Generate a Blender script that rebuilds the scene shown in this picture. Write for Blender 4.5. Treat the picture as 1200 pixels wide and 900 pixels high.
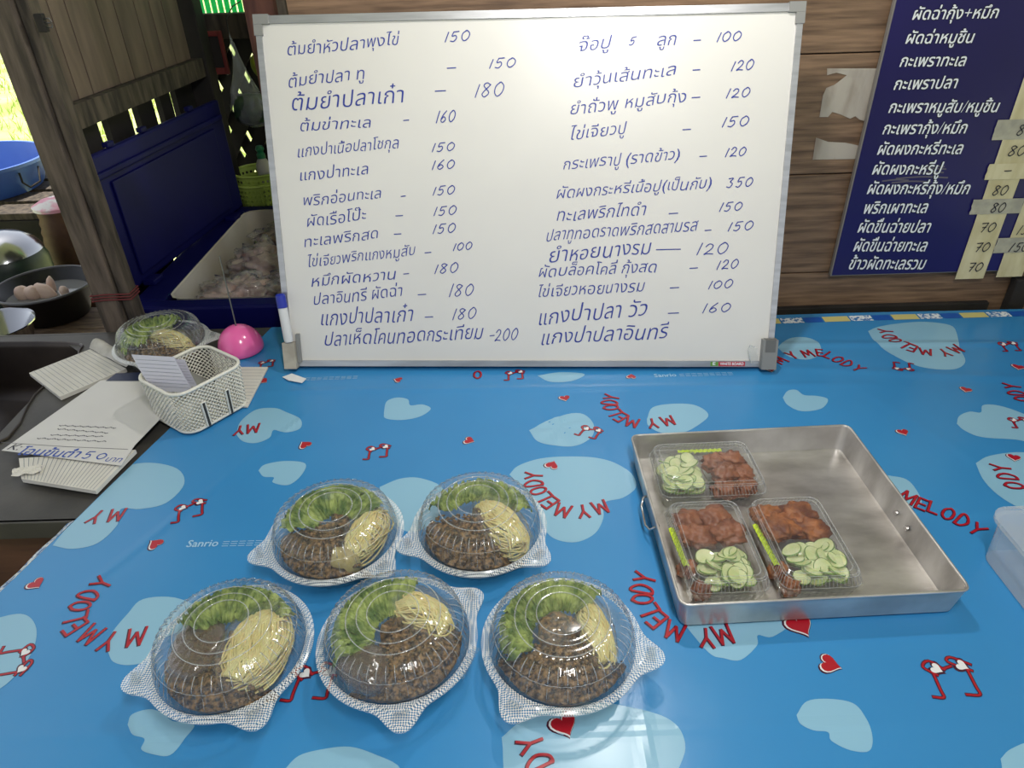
import bpy, bmesh, math, random
import numpy as np
from mathutils import Vector, Matrix, noise, geometry

for o in list(bpy.data.objects):
    bpy.data.objects.remove(o)
S = bpy.context.scene
COL = S.collection
random.seed(7)
PI = math.pi
# ------------------------------------------------------------------ camera
# world: x right, y away, z up, z = 0 on the table top (the floor is 0.75 below)
FPX, PITCH, ROLL, CH = 830.0, math.radians(32.7), math.radians(1.7), 0.69
cd = bpy.data.cameras.new('camera')
cd.sensor_width = 36
cd.lens = FPX / 1200 * 36
cd.clip_start = 0.02
cd.clip_end = 200
cam = bpy.data.objects.new('camera', cd)
COL.objects.link(cam)
cam.matrix_world = (Matrix.Translation((0, 0, CH)) @ Matrix.Rotation(PI / 2 - PITCH, 4, 'X') @ Matrix.Rotation(-ROLL, 4, 'Z'))
S.camera = cam
# ------------------------------------------------------------------ world, sun, lamps, exposure
w = bpy.data.worlds.new('sky')
S.world = w
w.use_nodes = True
nt = w.node_tree
bg = nt.nodes['Background']
sky = nt.nodes.new('ShaderNodeTexSky')
sky.sky_type = 'NISHITA'
sky.sun_disc = False
sky.sun_elevation = math.radians(60)
sky.sun_rotation = math.radians(-40)
hs = nt.nodes.new('ShaderNodeHueSaturation')
hs.inputs['Saturation'].default_value = .3
nt.links.new(sky.outputs[0], hs.inputs['Color'])
nt.links.new(hs.outputs[0], bg.inputs[0])
bg.inputs[1].default_value = 0.16
S.view_settings.view_transform = 'Standard'
S.view_settings.look = 'None'
S.view_settings.gamma = 1
S.view_settings.use_curve_mapping = False
S.view_settings.exposure = 0.06
S.cycles.use_denoising = True
S.cycles.transparent_max_bounces = 40
S.cycles.max_bounces = 8
S.cycles.sample_clamp_indirect = 6


def lamp(name, kind, loc, power, size, color=(1, 1, 1), aim=None, size_y=None):
    l = bpy.data.lights.new(name, kind)
    l.energy = power
    l.color = color
    if kind == 'AREA':
        l.size = size
        if size_y:
            l.shape = 'RECTANGLE'
            l.size_y = size_y
    elif kind == 'POINT':
        l.shadow_soft_size = size
    elif kind == 'SUN':
        l.angle = size
    o = bpy.data.objects.new(name, l)
    COL.objects.link(o)
    o.location = loc
    if aim is not None:
        o.rotation_euler = (Vector(aim) - Vector(loc)).to_track_quat('-Z', 'Y').to_euler()
    return o


lamp('sun', 'SUN', (0, 5, 8), 9.0, 0.02, (1, .96, .86), aim=(-.6, 3.6, 2.0))
lamp('stall_lamp', 'POINT', (0.20, 1.02, 1.0), 12.5, 0.025, (1, .97, .93))
lamp('overhead_tube', 'AREA', (0.16, 0.02, 1.25), 10.5, 0.10, (1, .985, .96), aim=(0.05, 0.95, 0.1), size_y=0.35)

# ------------------------------------------------------------------ pixel <-> place helpers (photograph frame 1200 x 900)
_f = np.array([0, math.cos(PITCH), -math.sin(PITCH)])
_r = np.array([1., 0, 0])
_u = np.cross(_r, _f)
_c, _s = math.cos(ROLL), math.sin(ROLL)
RR, UU = _c * _r - _s * _u, _s * _r + _c * _u
CO = np.array([0, 0, CH])


def ray(x, y):
    return (x - 600) / FPX * RR - (y - 450) / FPX * UU + _f


def pz(x, y, z=0.0):
    d = ray(x, y)
    return CO + (z - CH) / d[2] * d


def py(x, y, Y):
    d = ray(x, y)
    return CO + Y / d[1] * d


# ------------------------------------------------------------------ materials
MATS = {}


def srgb(r, g, b):
    f = lambda c: (c / 255 / 12.92) if c / 255 <= 0.04045 else ((c / 255 + 0.055) / 1.055) ** 2.4
    return (f(r), f(g), f(b), 1)


def mat(name, col, rough=.5, metal=0.0, col2=None, nscale=20, stretch=(1, 1, 1), bump=0.0, bscale=None, spec=.5, coat=0.0, detail=5, lo=.35, hi=.65, trans=0.0, sss=0.0):
    if name in MATS:
        return MATS[name]
    m = bpy.data.materials.new(name)
    m.use_nodes = True
    t = m.node_tree
    b = t.nodes['Principled BSDF']
    b.inputs['Base Color'].default_value = srgb(*col)
    b.inputs['Roughness'].default_value = rough
    b.inputs['Metallic'].default_value = metal
    b.inputs['Specular IOR Level'].default_value = spec
    b.inputs['Coat Weight'].default_value = coat
    if sss:
        b.inputs['Subsurface Weight'].default_value = sss
        b.inputs['Subsurface Scale'].default_value = .004
    if col2 or bump:
        tc = t.nodes.new('ShaderNodeTexCoord')
        mp = t.nodes.new('ShaderNodeMapping')
        mp.inputs['Scale'].default_value = stretch
        oi = t.nodes.new('ShaderNodeObjectInfo')
        ad = t.nodes.new('ShaderNodeVectorMath')
        ad.operation = 'ADD'
        mu = t.nodes.new('ShaderNodeMath')
        mu.operation = 'MULTIPLY'
        mu.inputs[1].default_value = 37.0
        t.links.new(oi.outputs['Random'], mu.inputs[0])
        t.links.new(tc.outputs['Object'], mp.inputs[0])
        t.links.new(mp.outputs[0], ad.inputs[0])
        t.links.new(mu.outputs[0], ad.inputs[1])
        n = t.nodes.new('ShaderNodeTexNoise')
        n.inputs['Scale'].default_value = nscale
        n.inputs['Detail'].default_value = detail
        t.links.new(ad.outputs[0], n.inputs['Vector'])
        if col2:
            r = t.nodes.new('ShaderNodeValToRGB')
            r.color_ramp.elements[0].position = lo
            r.color_ramp.elements[1].position = hi
            r.color_ramp.elements[0].color = srgb(*col)
            r.color_ramp.elements[1].color = srgb(*col2)
            t.links.new(n.outputs[0], r.inputs[0])
            t.links.new(r.outputs[0], b.inputs['Base Color'])
        if bump:
            bn = n
            if bscale:
                bn = t.nodes.new('ShaderNodeTexNoise')
                bn.inputs['Scale'].default_value = bscale
                bn.inputs['Detail'].default_value = detail
                t.links.new(ad.outputs[0], bn.inputs['Vector'])
            bp = t.nodes.new('ShaderNodeBump')
            bp.inputs['Strength'].default_value = min(1, bump)
            bp.inputs['Distance'].default_value = .002
            t.links.new(bn.outputs[0], bp.inputs['Height'])
            t.links.new(bp.outputs[0], b.inputs['Normal'])
    if trans:
        tr = t.nodes.new('ShaderNodeBsdfTranslucent')
        tr.inputs[0].default_value = srgb(*col)
        mx = t.nodes.new('ShaderNodeMixShader')
        mx.inputs[0].default_value = trans
        t.links.new(b.outputs[0], mx.inputs[1])
        t.links.new(tr.outputs[0], mx.inputs[2])
        t.links.new(mx.outputs[0], t.nodes['Material Output'].inputs[0])
    MATS[name] = m
    return m


def clear(name, tint=(.94, .95, .95), refl=.9, milky=.05, rough=.06, bump=0.0, bscale=60, knurl=0.0, kscale=420):
    """thin clear plastic sheet: transparent + fresnel gloss (+ a little white haze)"""
    if name in MATS:
        return MATS[name]
    m = bpy.data.materials.new(name)
    m.use_nodes = True
    t = m.node_tree
    for n in list(t.nodes):
        t.nodes.remove(n)
    out = t.nodes.new('ShaderNodeOutputMaterial')
    tr = t.nodes.new('ShaderNodeBsdfTransparent')
    tr.inputs[0].default_value = (*tint, 1)
    gl = t.nodes.new('ShaderNodeBsdfGlossy')
    gl.inputs['Roughness'].default_value = rough
    df = t.nodes.new('ShaderNodeBsdfDiffuse')
    df.inputs[0].default_value = (.85, .87, .88, 1)
    m1 = t.nodes.new('ShaderNodeMixShader')
    m1.inputs[0].default_value = milky
    t.links.new(tr.outputs[0], m1.inputs[1])
    t.links.new(df.outputs[0], m1.inputs[2])
    tc = t.nodes.new('ShaderNodeTexCoord')
    if knurl:
        mp = t.nodes.new('ShaderNodeMapping')
        mp.inputs['Rotation'].default_value = (0, 0, .785)
        ck = t.nodes.new('ShaderNodeTexChecker')
        ck.inputs['Scale'].default_value = kscale
        ck.inputs[1].default_value = (knurl, knurl, knurl, 1)
        ck.inputs[2].default_value = (.08, .08, .08, 1)
        t.links.new(tc.outputs['Object'], mp.inputs[0])
        t.links.new(mp.outputs[0], ck.inputs[0])
        t.links.new(ck.outputs[0], m1.inputs[0])
    fr = t.nodes.new('ShaderNodeFresnel')
    ge = t.nodes.new('ShaderNodeNewGeometry')
    io = t.nodes.new('ShaderNodeMapRange')      # same reflectance from both faces of the thin sheet
    io.inputs['To Min'].default_value = 1.5
    io.inputs['To Max'].default_value = 1 / 1.5
    t.links.new(ge.outputs['Backfacing'], io.inputs['Value'])
    t.links.new(io.outputs[0], fr.inputs[0])
    mu = t.nodes.new('ShaderNodeMath')
    mu.operation = 'MULTIPLY'
    mu.use_clamp = True
    mu.inputs[1].default_value = refl * 1.15
    t.links.new(fr.outputs[0], mu.inputs[0])
    m2 = t.nodes.new('ShaderNodeMixShader')
    t.links.new(mu.outputs[0], m2.inputs[0])
    t.links.new(m1.outputs[0], m2.inputs[1])
    t.links.new(gl.outputs[0], m2.inputs[2])
    if bump:
        n = t.nodes.new('ShaderNodeTexNoise')
        n.inputs['Scale'].default_value = bscale
        n.inputs['Detail'].default_value = 2
        t.links.new(tc.outputs['Object'], n.inputs['Vector'])
        bp = t.nodes.new('ShaderNodeBump')
        bp.inputs['Strength'].default_value = bump
        bp.inputs['Distance'].default_value = .003
        t.links.new(n.outputs[0], bp.inputs['Height'])
        t.links.new(bp.outputs[0], gl.inputs['Normal'])
        t.links.new(bp.outputs[0], fr.inputs['Normal'])
    t.links.new(m2.outputs[0], out.inputs[0])
    MATS[name] = m
    return m


# ------------------------------------------------------------------ mesh builder
class MB:
    def __init__(s):
        s.v = []
        s.f = []

    def add(s, vs, fs):
        k = len(s.v)
        s.v += [tuple(map(float, p)) for p in vs]
        s.f += [tuple(i + k for i in f) for f in fs]
        return s

    def box(s, a, b, M=None):
        x0, y0, z0 = a
        x1, y1, z1 = b
        vs = [(x0, y0, z0), (x1, y0, z0), (x1, y1, z0), (x0, y1, z0), (x0, y0, z1), (x1, y0, z1), (x1, y1, z1), (x0, y1, z1)]
        if M is not None:
            vs = [tuple(M @ Vector(p)) for p in vs]
        return s.add(vs, [(3, 2, 1, 0), (4, 5, 6, 7), (0, 1, 5, 4), (1, 2, 6, 5), (2, 3, 7, 6), (3, 0, 4, 7)])

    def bbox(s, a, b, bev=.002, M=None):
        """box with bevelled edges"""
        bm = bmesh.new()
        c = [(a[i] + b[i]) / 2 for i in range(3)]
        d = [abs(b[i] - a[i]) for i in range(3)]
        bmesh.ops.create_cube(bm, size=1, matrix=Matrix.Translation(c) @ Matrix.Diagonal((*d, 1)))
        bmesh.ops.bevel(bm, geom=bm.edges[:], offset=min(bev, min(d) * .45), segments=2, affect='EDGES', profile=.6)
        bm.verts.index_update()
        vs = [tuple((M @ v.co) if M is not None else v.co) for v in bm.verts]
        fs = [tuple(v.index for v in f.verts) for f in bm.faces]
        bm.free()
        return s.add(vs, fs)

    def quad(s, ps):
        return s.add(ps, [tuple(range(len(ps)))])

    def prism(s, poly, off):
        """polygon of 3-D points extruded by vector off"""
        n = len(poly)
        q = [tuple(p[i] + off[i] for i in range(3)) for p in poly]
        fs = [tuple(range(n - 1, -1, -1)), tuple(range(n, 2 * n))] + [(i, (i + 1) % n, n + (i + 1) % n, n + i) for i in range(n)]
        return s.add(list(poly) + q, fs)

    def tube(s, path, r, n=6, caps=True, closed=False):
        P = [Vector(p) for p in path]
        k = len(P)
        rr = r if hasattr(r, '__len__') else [r] * k
        vs = []
        up = None
        for i, p in enumerate(P):
            a = P[(i - 1) % k] if (closed or i > 0) else p
            b = P[(i + 1) % k] if (closed or i < k - 1) else p
            d = (b - a)
            d = d.normalized() if d.length > 1e-9 else Vector((0, 0, 1))
            if up is None:
                up = Vector((0, 0, 1)) if abs(d.z) < .9 else Vector((1, 0, 0))
            side = d.cross(up)
            if side.length < 1e-6:
                side = d.cross(Vector((1, .3, 0)))
            side.normalize()
            up = side.cross(d).normalized()
            for j in range(n):
                t = 2 * PI * j / n
                vs.append(p + side * math.cos(t) * rr[i] + up * math.sin(t) * rr[i])
        fs = []
        for i in range(k if closed else k - 1):
            i2 = (i + 1) % k
            for j in range(n):
                fs.append((i * n + j, i * n + (j + 1) % n, i2 * n + (j + 1) % n, i2 * n + j))
        if caps and not closed:
            fs += [tuple(range(n - 1, -1, -1)), tuple((k - 1) * n + j for j in range(n))]
        return s.add(vs, fs)

    def lathe(s, prof, n=32, c=(0, 0, 0), rf=None, M=None):
        """profile [(r,z)]; rf(theta, i) multiplies/offsets the radius"""
        vs = []
        for i, (r, z) in enumerate(prof):
            for j in range(n):
                t = 2 * PI * j / n
                q, dz = (r, 0) if rf is None else rf(t, i, r)
                p = Vector((q * math.cos(t), q * math.sin(t), z + dz))
                if M is not None:
                    p = M @ p
                vs.append((c[0] + p[0], c[1] + p[1], c[2] + p[2]))
        fs = [(i * n + j, i * n + (j + 1) % n, (i + 1) * n + (j + 1) % n, (i + 1) * n + j) for i in range(len(prof) - 1) for j in range(n)]
        return s.add(vs, fs)

    def grid(s, fn, nu, nv, closed_u=False):
        vs = [fn(i / (nu if closed_u else nu - 1), j / (nv - 1)) for j in range(nv) for i in range(nu)]
        fs = []
        for j in range(nv - 1):
            for i in range(nu if closed_u else nu - 1):
                i2 = (i + 1) % nu
                fs.append((j * nu + i, j * nu + i2, (j + 1) * nu + i2, (j + 1) * nu + i))
        return s.add(vs, fs)

    def blob(s, c, rad, amp=.15, freq=8, sub=3, seed=0, M=None):
        bm = bmesh.new()
        bmesh.ops.create_icosphere(bm, subdivisions=sub, radius=1)
        vs = []
        for v in bm.verts:
            n = noise.fractal(Vector(v.co) * freq / 8 + Vector((seed * 3.1, seed, 0)), 1.0, 2.0, 3)
            p = Vector([v.co[i] * rad[i] * (1 + amp * n) for i in range(3)])
            if M is not None:
                p = M @ p
            vs.append((p[0] + c[0], p[1] + c[1], p[2] + c[2]))
        fs = [tuple(v.index for v in f.verts) for f in bm.faces]
        bm.free()
        return s.add(vs, fs)

    def mesh(s, name, m, smooth=False, off=None, rot=0.0):
        me = bpy.data.meshes.new(name)
        vs = s.v
        if off is not None:
            cr, sr = math.cos(-rot), math.sin(-rot)
            vs = [((x - off[0]) * cr - (y - off[1]) * sr, (x - off[0]) * sr + (y - off[1]) * cr, z - off[2]) for x, y, z in vs]
        me.from_pydata(vs, [], s.f)
        me.materials.append(m)
        if smooth:
            me.polygons.foreach_set('use_smooth', [True] * len(me.polygons))
            if smooth == 'auto':
                bm = bmesh.new()
                bm.from_mesh(me)
                for e in bm.edges:
                    if len(e.link_faces) == 2 and e.calc_face_angle(0) > .7:
                        e.smooth = False
                bm.to_mesh(me)
                bm.free()
        me.update()
        return me


def tag(o, label=None, cat=None, group=None, kind=None):
    for k, v in (('label', label), ('category', cat), ('group', group), ('kind', kind)):
        if v:
            o[k] = v
    return o


def thing(name, loc, label=None, cat=None, group=None, rot=0.0, kind=None):
    o = bpy.data.objects.new(name, None)
    o.empty_display_size = .02
    COL.objects.link(o)
    o.location = tuple(float(q) for q in loc)
    o.rotation_euler = (0, 0, rot)
    return tag(o, label, cat, group, kind)


def part(name, mb, m, parent=None, smooth=False, local=False, kind=None, label=None):
    """mb in world coordinates unless local; linked under parent"""
    off, rot = None, 0.0
    if parent is not None and not local:
        L = Vector(parent.location)
        rot = parent.rotation_euler.z
        if parent.parent is not None:
            L = L + Vector(parent.parent.location)
        off = L
    o = bpy.data.objects.new(name, mb.mesh(name, m, smooth, off, rot))
    COL.objects.link(o)
    o.parent = parent
    if kind:
        o['kind'] = kind
    if label:
        o['label'] = label
    return o


def one(name, mb, m, label, cat, group=None, loc=None, smooth=False, kind=None):
    """a thing that is one mesh; origin at loc"""
    if loc is None:
        a = np.array(mb.v)
        loc = ((a[:, 0].min() + a[:, 0].max()) / 2, (a[:, 1].min() + a[:, 1].max()) / 2, a[:, 2].min())
    o = bpy.data.objects.new(name, mb.mesh(name, m, smooth, loc))
    o.location = tuple(float(q) for q in loc)
    COL.objects.link(o)
    return tag(o, label, cat, group, kind)


def struct(name, mb, m, loc=(0, 0, 0), smooth=False):
    o = bpy.data.objects.new(name, mb.mesh(name, m, smooth, loc))
    o.location = loc
    COL.objects.link(o)
    o['kind'] = 'structure'
    return o


# ------------------------------------------------------------------ flat print: filling outlines, lettering
def fill(contours, step=0.0):
    """triangles covering closed 2-D outlines (nonzero winding)"""
    pts, edges = [], []
    for c in contours:
        k = len(pts)
        n = len(c)
        pts += [tuple(p) for p in c]
        edges += [(k + i, k + (i + 1) % n) for i in range(n)]
    A = np.array(pts)
    if step:
        lo, hi = A.min(0), A.max(0)
        for gx in np.arange(lo[0] + step / 2, hi[0], step):
            for gy in np.arange(lo[1] + step / 2, hi[1], step):
                pts.append((gx, gy))
    res = geometry.delaunay_2d_cdt([Vector(p) for p in pts], edges, [], 0, 1e-6)
    V = np.array([tuple(v) for v in res[0]])
    T = np.array([tuple(f) for f in res[2]])
    if len(T) == 0:
        return V, []
    C = V[T].mean(1)
    wn = np.zeros(len(C))
    for c in contours:
        c = np.array(c)
        d = np.roll(c, -1, 0)
        for a, b in zip(c, d):
            if a[1] == b[1]:
                continue
            cr = (b[0] - a[0]) * (C[:, 1] - a[1]) - (C[:, 0] - a[0]) * (b[1] - a[1])
            wn += ((a[1] <= C[:, 1]) & (b[1] > C[:, 1]) & (cr > 0)).astype(int)
            wn -= ((a[1] > C[:, 1]) & (b[1] <= C[:, 1]) & (cr < 0)).astype(int)
    return V, [tuple(t) for t in T[wn != 0]]


_tc = {}


def text_contours(s, res=2):
    if s in _tc:
        return _tc[s]
    c = bpy.data.curves.new('t', 'FONT')
    c.body = s
    c.fill_mode = 'NONE'
    c.resolution_u = res
    o = bpy.data.objects.new('t', c)
    COL.objects.link(o)
    bpy.context.view_layer.update()
    me = bpy.data.meshes.new_from_object(o.evaluated_get(bpy.context.evaluated_depsgraph_get()))
    P = [tuple(v.co[:2]) for v in me.vertices]
    nb = {}
    for e in me.edges:
        a, b = e.vertices
        nb.setdefault(a, []).append(b)
        nb.setdefault(b, []).append(a)
    seen, out = set(), []
    for st in range(len(P)):
        if st in seen or st not in nb:
            continue
        loop, cur, prev = [st], st, None
        seen.add(st)
        nx = min(nb[st])  # keep the spline's own direction: next index first
        if st + 1 in nb[st]:
            nx = st + 1
        while nx != st and nx not in seen:
            seen.add(nx)
            loop.append(nx)
            prev, cur = cur, nx
            cand = [q for q in nb[cur] if q != prev]
            if not cand:
                break
            nx = cand[0]
        if len(loop) > 2:
            out.append(np.array([P[i] for i in loop]))
    bpy.data.objects.remove(o)
    bpy.data.curves.remove(c)
    bpy.data.meshes.remove(me)
    _tc[s] = out
    return out


def grow(cs, d):
    """shift outlines along their normals (outer ones and holes run opposite ways)"""
    area = lambda c: 0.5 * float(np.sum(c[:, 0] * np.roll(c[:, 1], -1) - np.roll(c[:, 0], -1) * c[:, 1]))
    tot = max(cs, key=lambda c: abs(area(c)))
    sg = 1 if area(tot) > 0 else -1
    out = []
    for c in cs:
        t = np.roll(c, -1, 0) - np.roll(c, 1, 0)
        ln = np.linalg.norm(t, axis=1, keepdims=True)
        ln[ln == 0] = 1
        t = t / ln
        out.append(c + sg * d * np.stack([t[:, 1], -t[:, 0]], 1))
    return out


BODY = max(float(c[:, 1].max()) for c in text_contours('ก'))


def text_uv(s, a, b, height, shear=0.0, wobble=0.0, bold=0.0, seed=0, digits=False):
    """contours of string s laid on the segment a->b (2-D), body height given"""
    cs = text_contours(s)
    if bold:
        cs = grow(cs, bold)
    xs = np.concatenate([c[:, 0] for c in cs])
    x0, x1 = xs.min(), xs.max()
    a, b = np.array(a, float), np.array(b, float)
    L = np.linalg.norm(b - a)
    e = (b - a) / L
    n = np.array([-e[1], e[0]])
    sx, sy = L / (x1 - x0), height / BODY
    out = []
    for c in cs:
        u = (c[:, 0] - x0) * sx
        v = c[:, 1] * sy
        if wobble:
            for i in range(len(u)):
                q = noise.noise_vector(Vector((u[i] / height * .55 + seed * 7.7, v[i] / height * .3, seed)))
                u[i] += q[0] * wobble * height
                v[i] += q[1] * wobble * height
        u = u + v * shear
        out.append(a + u[:, None] * e + v[:, None] * n)
    return out


STROKE = {
    '0': [[(.5, 1), (.1, .75), (.05, .3), (.4, 0), (.85, .25), (.95, .7), (.6, 1), (.4, .98)]],
    '1': [[(.75, 1), (.5, .5), (.3, 0)]],
    '2': [[(.1, .75), (.4, 1), (.8, .85), (.7, .5), (.1, .02), (.4, .08), (1, .03)]],
    '3': [[(.1, .95), (.75, .95), (.4, .6), (.8, .4), (.55, .02), (.05, .08)]],
    '5': [[(.95, 1), (.3, .97)], [(.3, .97), (.15, .55), (.6, .6), (.75, .3), (.45, .0), (.05, .06)]],
    '6': [[(.8, 1), (.3, .6), (.1, .2), (.45, 0), (.85, .25), (.5, .5), (.15, .3)]],
    '7': [[(.05, .95), (.9, 1), (.45, 0)], [(.3, .5), (.8, .52)]],
    '8': [[(.85, .85), (.45, 1), (.15, .8), (.8, .3), (.4, 0), (.1, .25), (.8, .8), (.85, .88)]],
    '-': [[(0, .45), (1, .5)]],
    'M': [[(.0, .0), (.15, 1), (.5, .25), (.85, 1), (1.0, .0)]],
    'Y': [[(.0, 1), (.5, .5)], [(1.0, 1), (.5, .5), (.45, 0)]],
    'E': [[(.9, 1), (.1, 1), (.1, 0), (.95, 0)], [(.1, .5), (.8, .5)]],
    'L': [[(.1, 1), (.1, 0), (.9, 0)]],
    'O': [[(.5, 1), (.1, .75), (.1, .25), (.5, 0), (.9, .25), (.9, .75), (.5, 1), (.4, .97)]],
    'D': [[(.1, 0), (.1, 1), (.6, .95), (.95, .5), (.6, .05), (.1, 0), (.15, .1)]],
}
SHARP = set('MYEL17-')


def smooth_line(p, k=4):
    if len(p) < 3:
        return [np.array(q, float) for q in p]
    P = [np.array(q, float) for q in p]
    P = [2 * P[0] - P[1]] + P + [2 * P[-1] - P[-2]]
    out = []
    for i in range(1, len(P) - 2):
        a, b, c, d = P[i - 1:i + 3]
        for j in range(k):
            t = j / k
            out.append(.5 * ((2 * b) + (c - a) * t + (2 * a - 5 * b + 4 * c - d) * t * t + (3 * b - a - 3 * c + d) * t ** 3))
    out.append(P[-2])
    return out


def ribbon(p, w):
    """outline of a stroke of width w along 2-D points"""
    P = np.array(p, float)
    t = np.gradient(P, axis=0)
    t /= np.maximum(np.linalg.norm(t, axis=1, keepdims=True), 1e-9)
    n = np.stack([-t[:, 1], t[:, 0]], 1) * w / 2
    P[0] -= t[0] * w / 3
    P[-1] += t[-1] * w / 3
    return np.concatenate([P + n, (P - n)[::-1]])


def glyph_strokes(ch, org, e, n, wd, ht, sw):
    out = []
    for st in STROKE[ch]:
        line = st if ch in SHARP else smooth_line(st)
        if ch in SHARP:
            q = []
            for i in range(len(line) - 1):
                a, b = np.array(line[i]), np.array(line[i + 1])
                pp = [org + e * c[0] * wd + n * c[1] * ht for c in (a, (a + b) / 2, b)]
                out.append(ribbon(pp, sw))
            continue
        out.append(ribbon([org + e * c[0] * wd + n * c[1] * ht for c in line], sw))
    return out


def emit(mb, contours, place, step=0.0):
    V, T = fill(contours, step)
    if not T:
        return
    used = sorted({i for t in T for i in t})
    ix = {k: i for i, k in enumerate(used)}
    mb.add([place(*V[i]) for i in used], [tuple(ix[i] for i in t) for t in T])


def emit_each(mb, contours, place):
    for c in contours:
        emit(mb, [c], place)


# ------------------------------------------------------------------ structure: floor, grass, walls, added unseen roof
M_plank = mat('wood_effect_wall', (84, 64, 47), .55, col2=(138, 110, 85), nscale=9, stretch=(1, 4, 14), bump=.35, detail=8, lo=.3, hi=.7)
M_darkwood = mat('dark_weathered_wood', (38, 32, 28), .8, col2=(84, 74, 64), nscale=10, stretch=(6, 6, 1), bump=.5, detail=7)
M_black = mat('soot_dark_wood', (16, 14, 13), .8, col2=(34, 29, 26), nscale=12, bump=.3)
M_concrete = mat('concrete', (52, 50, 48), .9, col2=(82, 78, 72), nscale=4, bump=.3)
M_grass = mat('grass', (150, 168, 92), .9, col2=(214, 216, 150), nscale=1.6, bump=.6, bscale=30, detail=8)

struct('floor', MB().box((-2.3, -2.2, -.80), (3.2, 3.0, -.75)), M_concrete)
struct('sun_block_ceiling', MB().box((-1.75, -2.2, 1.85), (3.2, 3.0, 1.88)), mat('unseen_roof_grey', (150, 150, 148), .6))  # out of view, added to keep the sun outside, pale for fill light
g = MB()
g.grid(lambda u, v: (-30 + 60 * u, -3 + 45 * v, -.82 + .02 * noise.noise(Vector((u * 70, v * 60, 0)))), 120, 90)
o = struct('ground', g, M_grass)
# grass blades near the opening (too many to count)
g = MB()
for i in range(9000):
    x, y = random.uniform(-9, -2.1), 3.1 + random.random() ** 1.6 * 9
    h = random.uniform(.05, .14)
    a = random.uniform(0, 6.28)
    dx, dy = .009 * math.cos(a), .009 * math.sin(a)
    lx, ly = random.uniform(-.05, .05), random.uniform(-.05, .05)
    g.add([(x - dx, y - dy, -.81), (x + dx, y + dy, -.81), (x + lx, y + ly, -.81 + h)], [(0, 1, 2)])
one('grass_tufts', g, mat('grass_blade', (180, 200, 110), .8, trans=.4), 'sunlit green grass growing outside beyond the open side of the stall', 'grass', kind='stuff')

# back wall of wood-effect planks
WY = 1.36
wall = thing('wall_back', (-.355, WY, -.75), kind='structure')
seams = [-.75, -.56, -.35, -.14, .071, .277, .491, .705, .92, 1.13]
for i in range(len(seams) - 1):
    a, b = seams[i] + .0012, seams[i + 1] - .0012
    mb = MB()
    jx = random.uniform(0, .006)
    mb.bbox((-.358 - jx, WY, a), (2.4, WY + .012, b), .0015)
    part('plank', mb, M_plank, wall)
part('backing_board', MB().box((-.350, WY + .013, -.75), (2.4, WY + .03, 1.13)), M_black, wall)
p1, p2 = py(922, 366, WY - .012), py(1155, 366, WY - .012)
part('batten', MB().bbox((p1[0] - .05, WY - .014, -.06), (p2[0], WY - .001, -.004), .002), M_black, wall)
# peeled remains of posters on the planks
M_paper_rest = mat('peeled_paper', (168, 160, 148), .85, col2=(118, 103, 88), nscale=22, stretch=(1, 1, .25), lo=.5, hi=.75)
for k, (pts, lab) in enumerate((
        ([(969, 80), (1034, 80), (1026, 112), (1017, 143), (1007, 140), (1002, 136), (996, 139), (985, 134), (975, 131), (970, 137), (960, 137), (964, 112), (968, 103), (978, 99), (992, 88), (980, 85), (969, 88)], 'larger torn patch of whitish poster paper left on the brown wall'),
        ([(956, 161), (970, 166), (990, 167), (1009, 171), (1004, 186), (952, 187)], 'small torn strip of whitish paper left below the larger torn patch'))):
    mb = MB()
    P = [py(x, y, WY) for x, y in pts]
    emit(mb, [np.array([(p[0], p[2]) for p in P])], lambda u, v: (u, WY - .0012 + .0004 * noise.noise(Vector((u * 90, v * 90, k))), v), .012)
    one('torn_paper_remnant', mb, M_paper_rest, lab, 'paper')

# dark wooden post at the right end and brownish post left of the plank wall
p = py(1176, 330, 1.33)
one('wooden_post', MB().bbox((1.055, 1.335, -.75), (1.09, 1.356, .052), .003), M_black, 'narrow dark wooden upright against the wall below the blue menu sign', 'post')
M_redpost = mat('reddish_brown_wood', (70, 34, 30), .7, col2=(104, 62, 50), nscale=8, stretch=(6, 6, 1), bump=.4)
one('wooden_post', MB().bbox((-.462, 1.44, .06), (-.385, 1.50, 1.8), .004), M_redpost, 'reddish brown wooden post behind the top corner of the whiteboard', 'post')
mb = MB().bbox((-.385, 1.38, .040), (-.350, 1.44, 1.8), .003)
one('wooden_post', mb, M_darkwood, 'dark wooden stud at the raw end of the plank wall', 'post')

# main weathered post in front of the opening
mb = MB()
c = [(-.893, 1.40), (-.832, 1.40), (-.832, 1.47), (-.893, 1.47)]
mb.bbox((-.856, 1.333, -.75), (-.806, 1.378, 1.8), .004)
pst = thing('stall_post', (-.830, 1.355, -.75), 'thick weathered grey wooden post between the opening and the blue cooler', 'post')
part('post', mb, mat('weathered_post_wood', (56, 48, 42), .8, col2=(98, 86, 76), nscale=9, stretch=(8, 8, 1), bump=.6, detail=8), pst)
part('batten', MB().bbox((-.803, 1.340, -.75), (-.782, 1.374, 1.8), .003), M_darkwood, pst)
tc_ = MB()
for k in range(3):
    z = .045 + k * .006
    z += .022
    tc_.tube([(-.8575, 1.3300, z), (-.83, 1.3300, z + .003), (-.780, 1.3370, z), (-.780, 1.376, z), (-.83, 1.3805, z), (-.8575, 1.3805, z)], .0016, 6, closed=True)
part('cord', tc_, mat('red_cord', (96, 30, 32), .6), pst, label='thin red cord tied around it')
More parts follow.
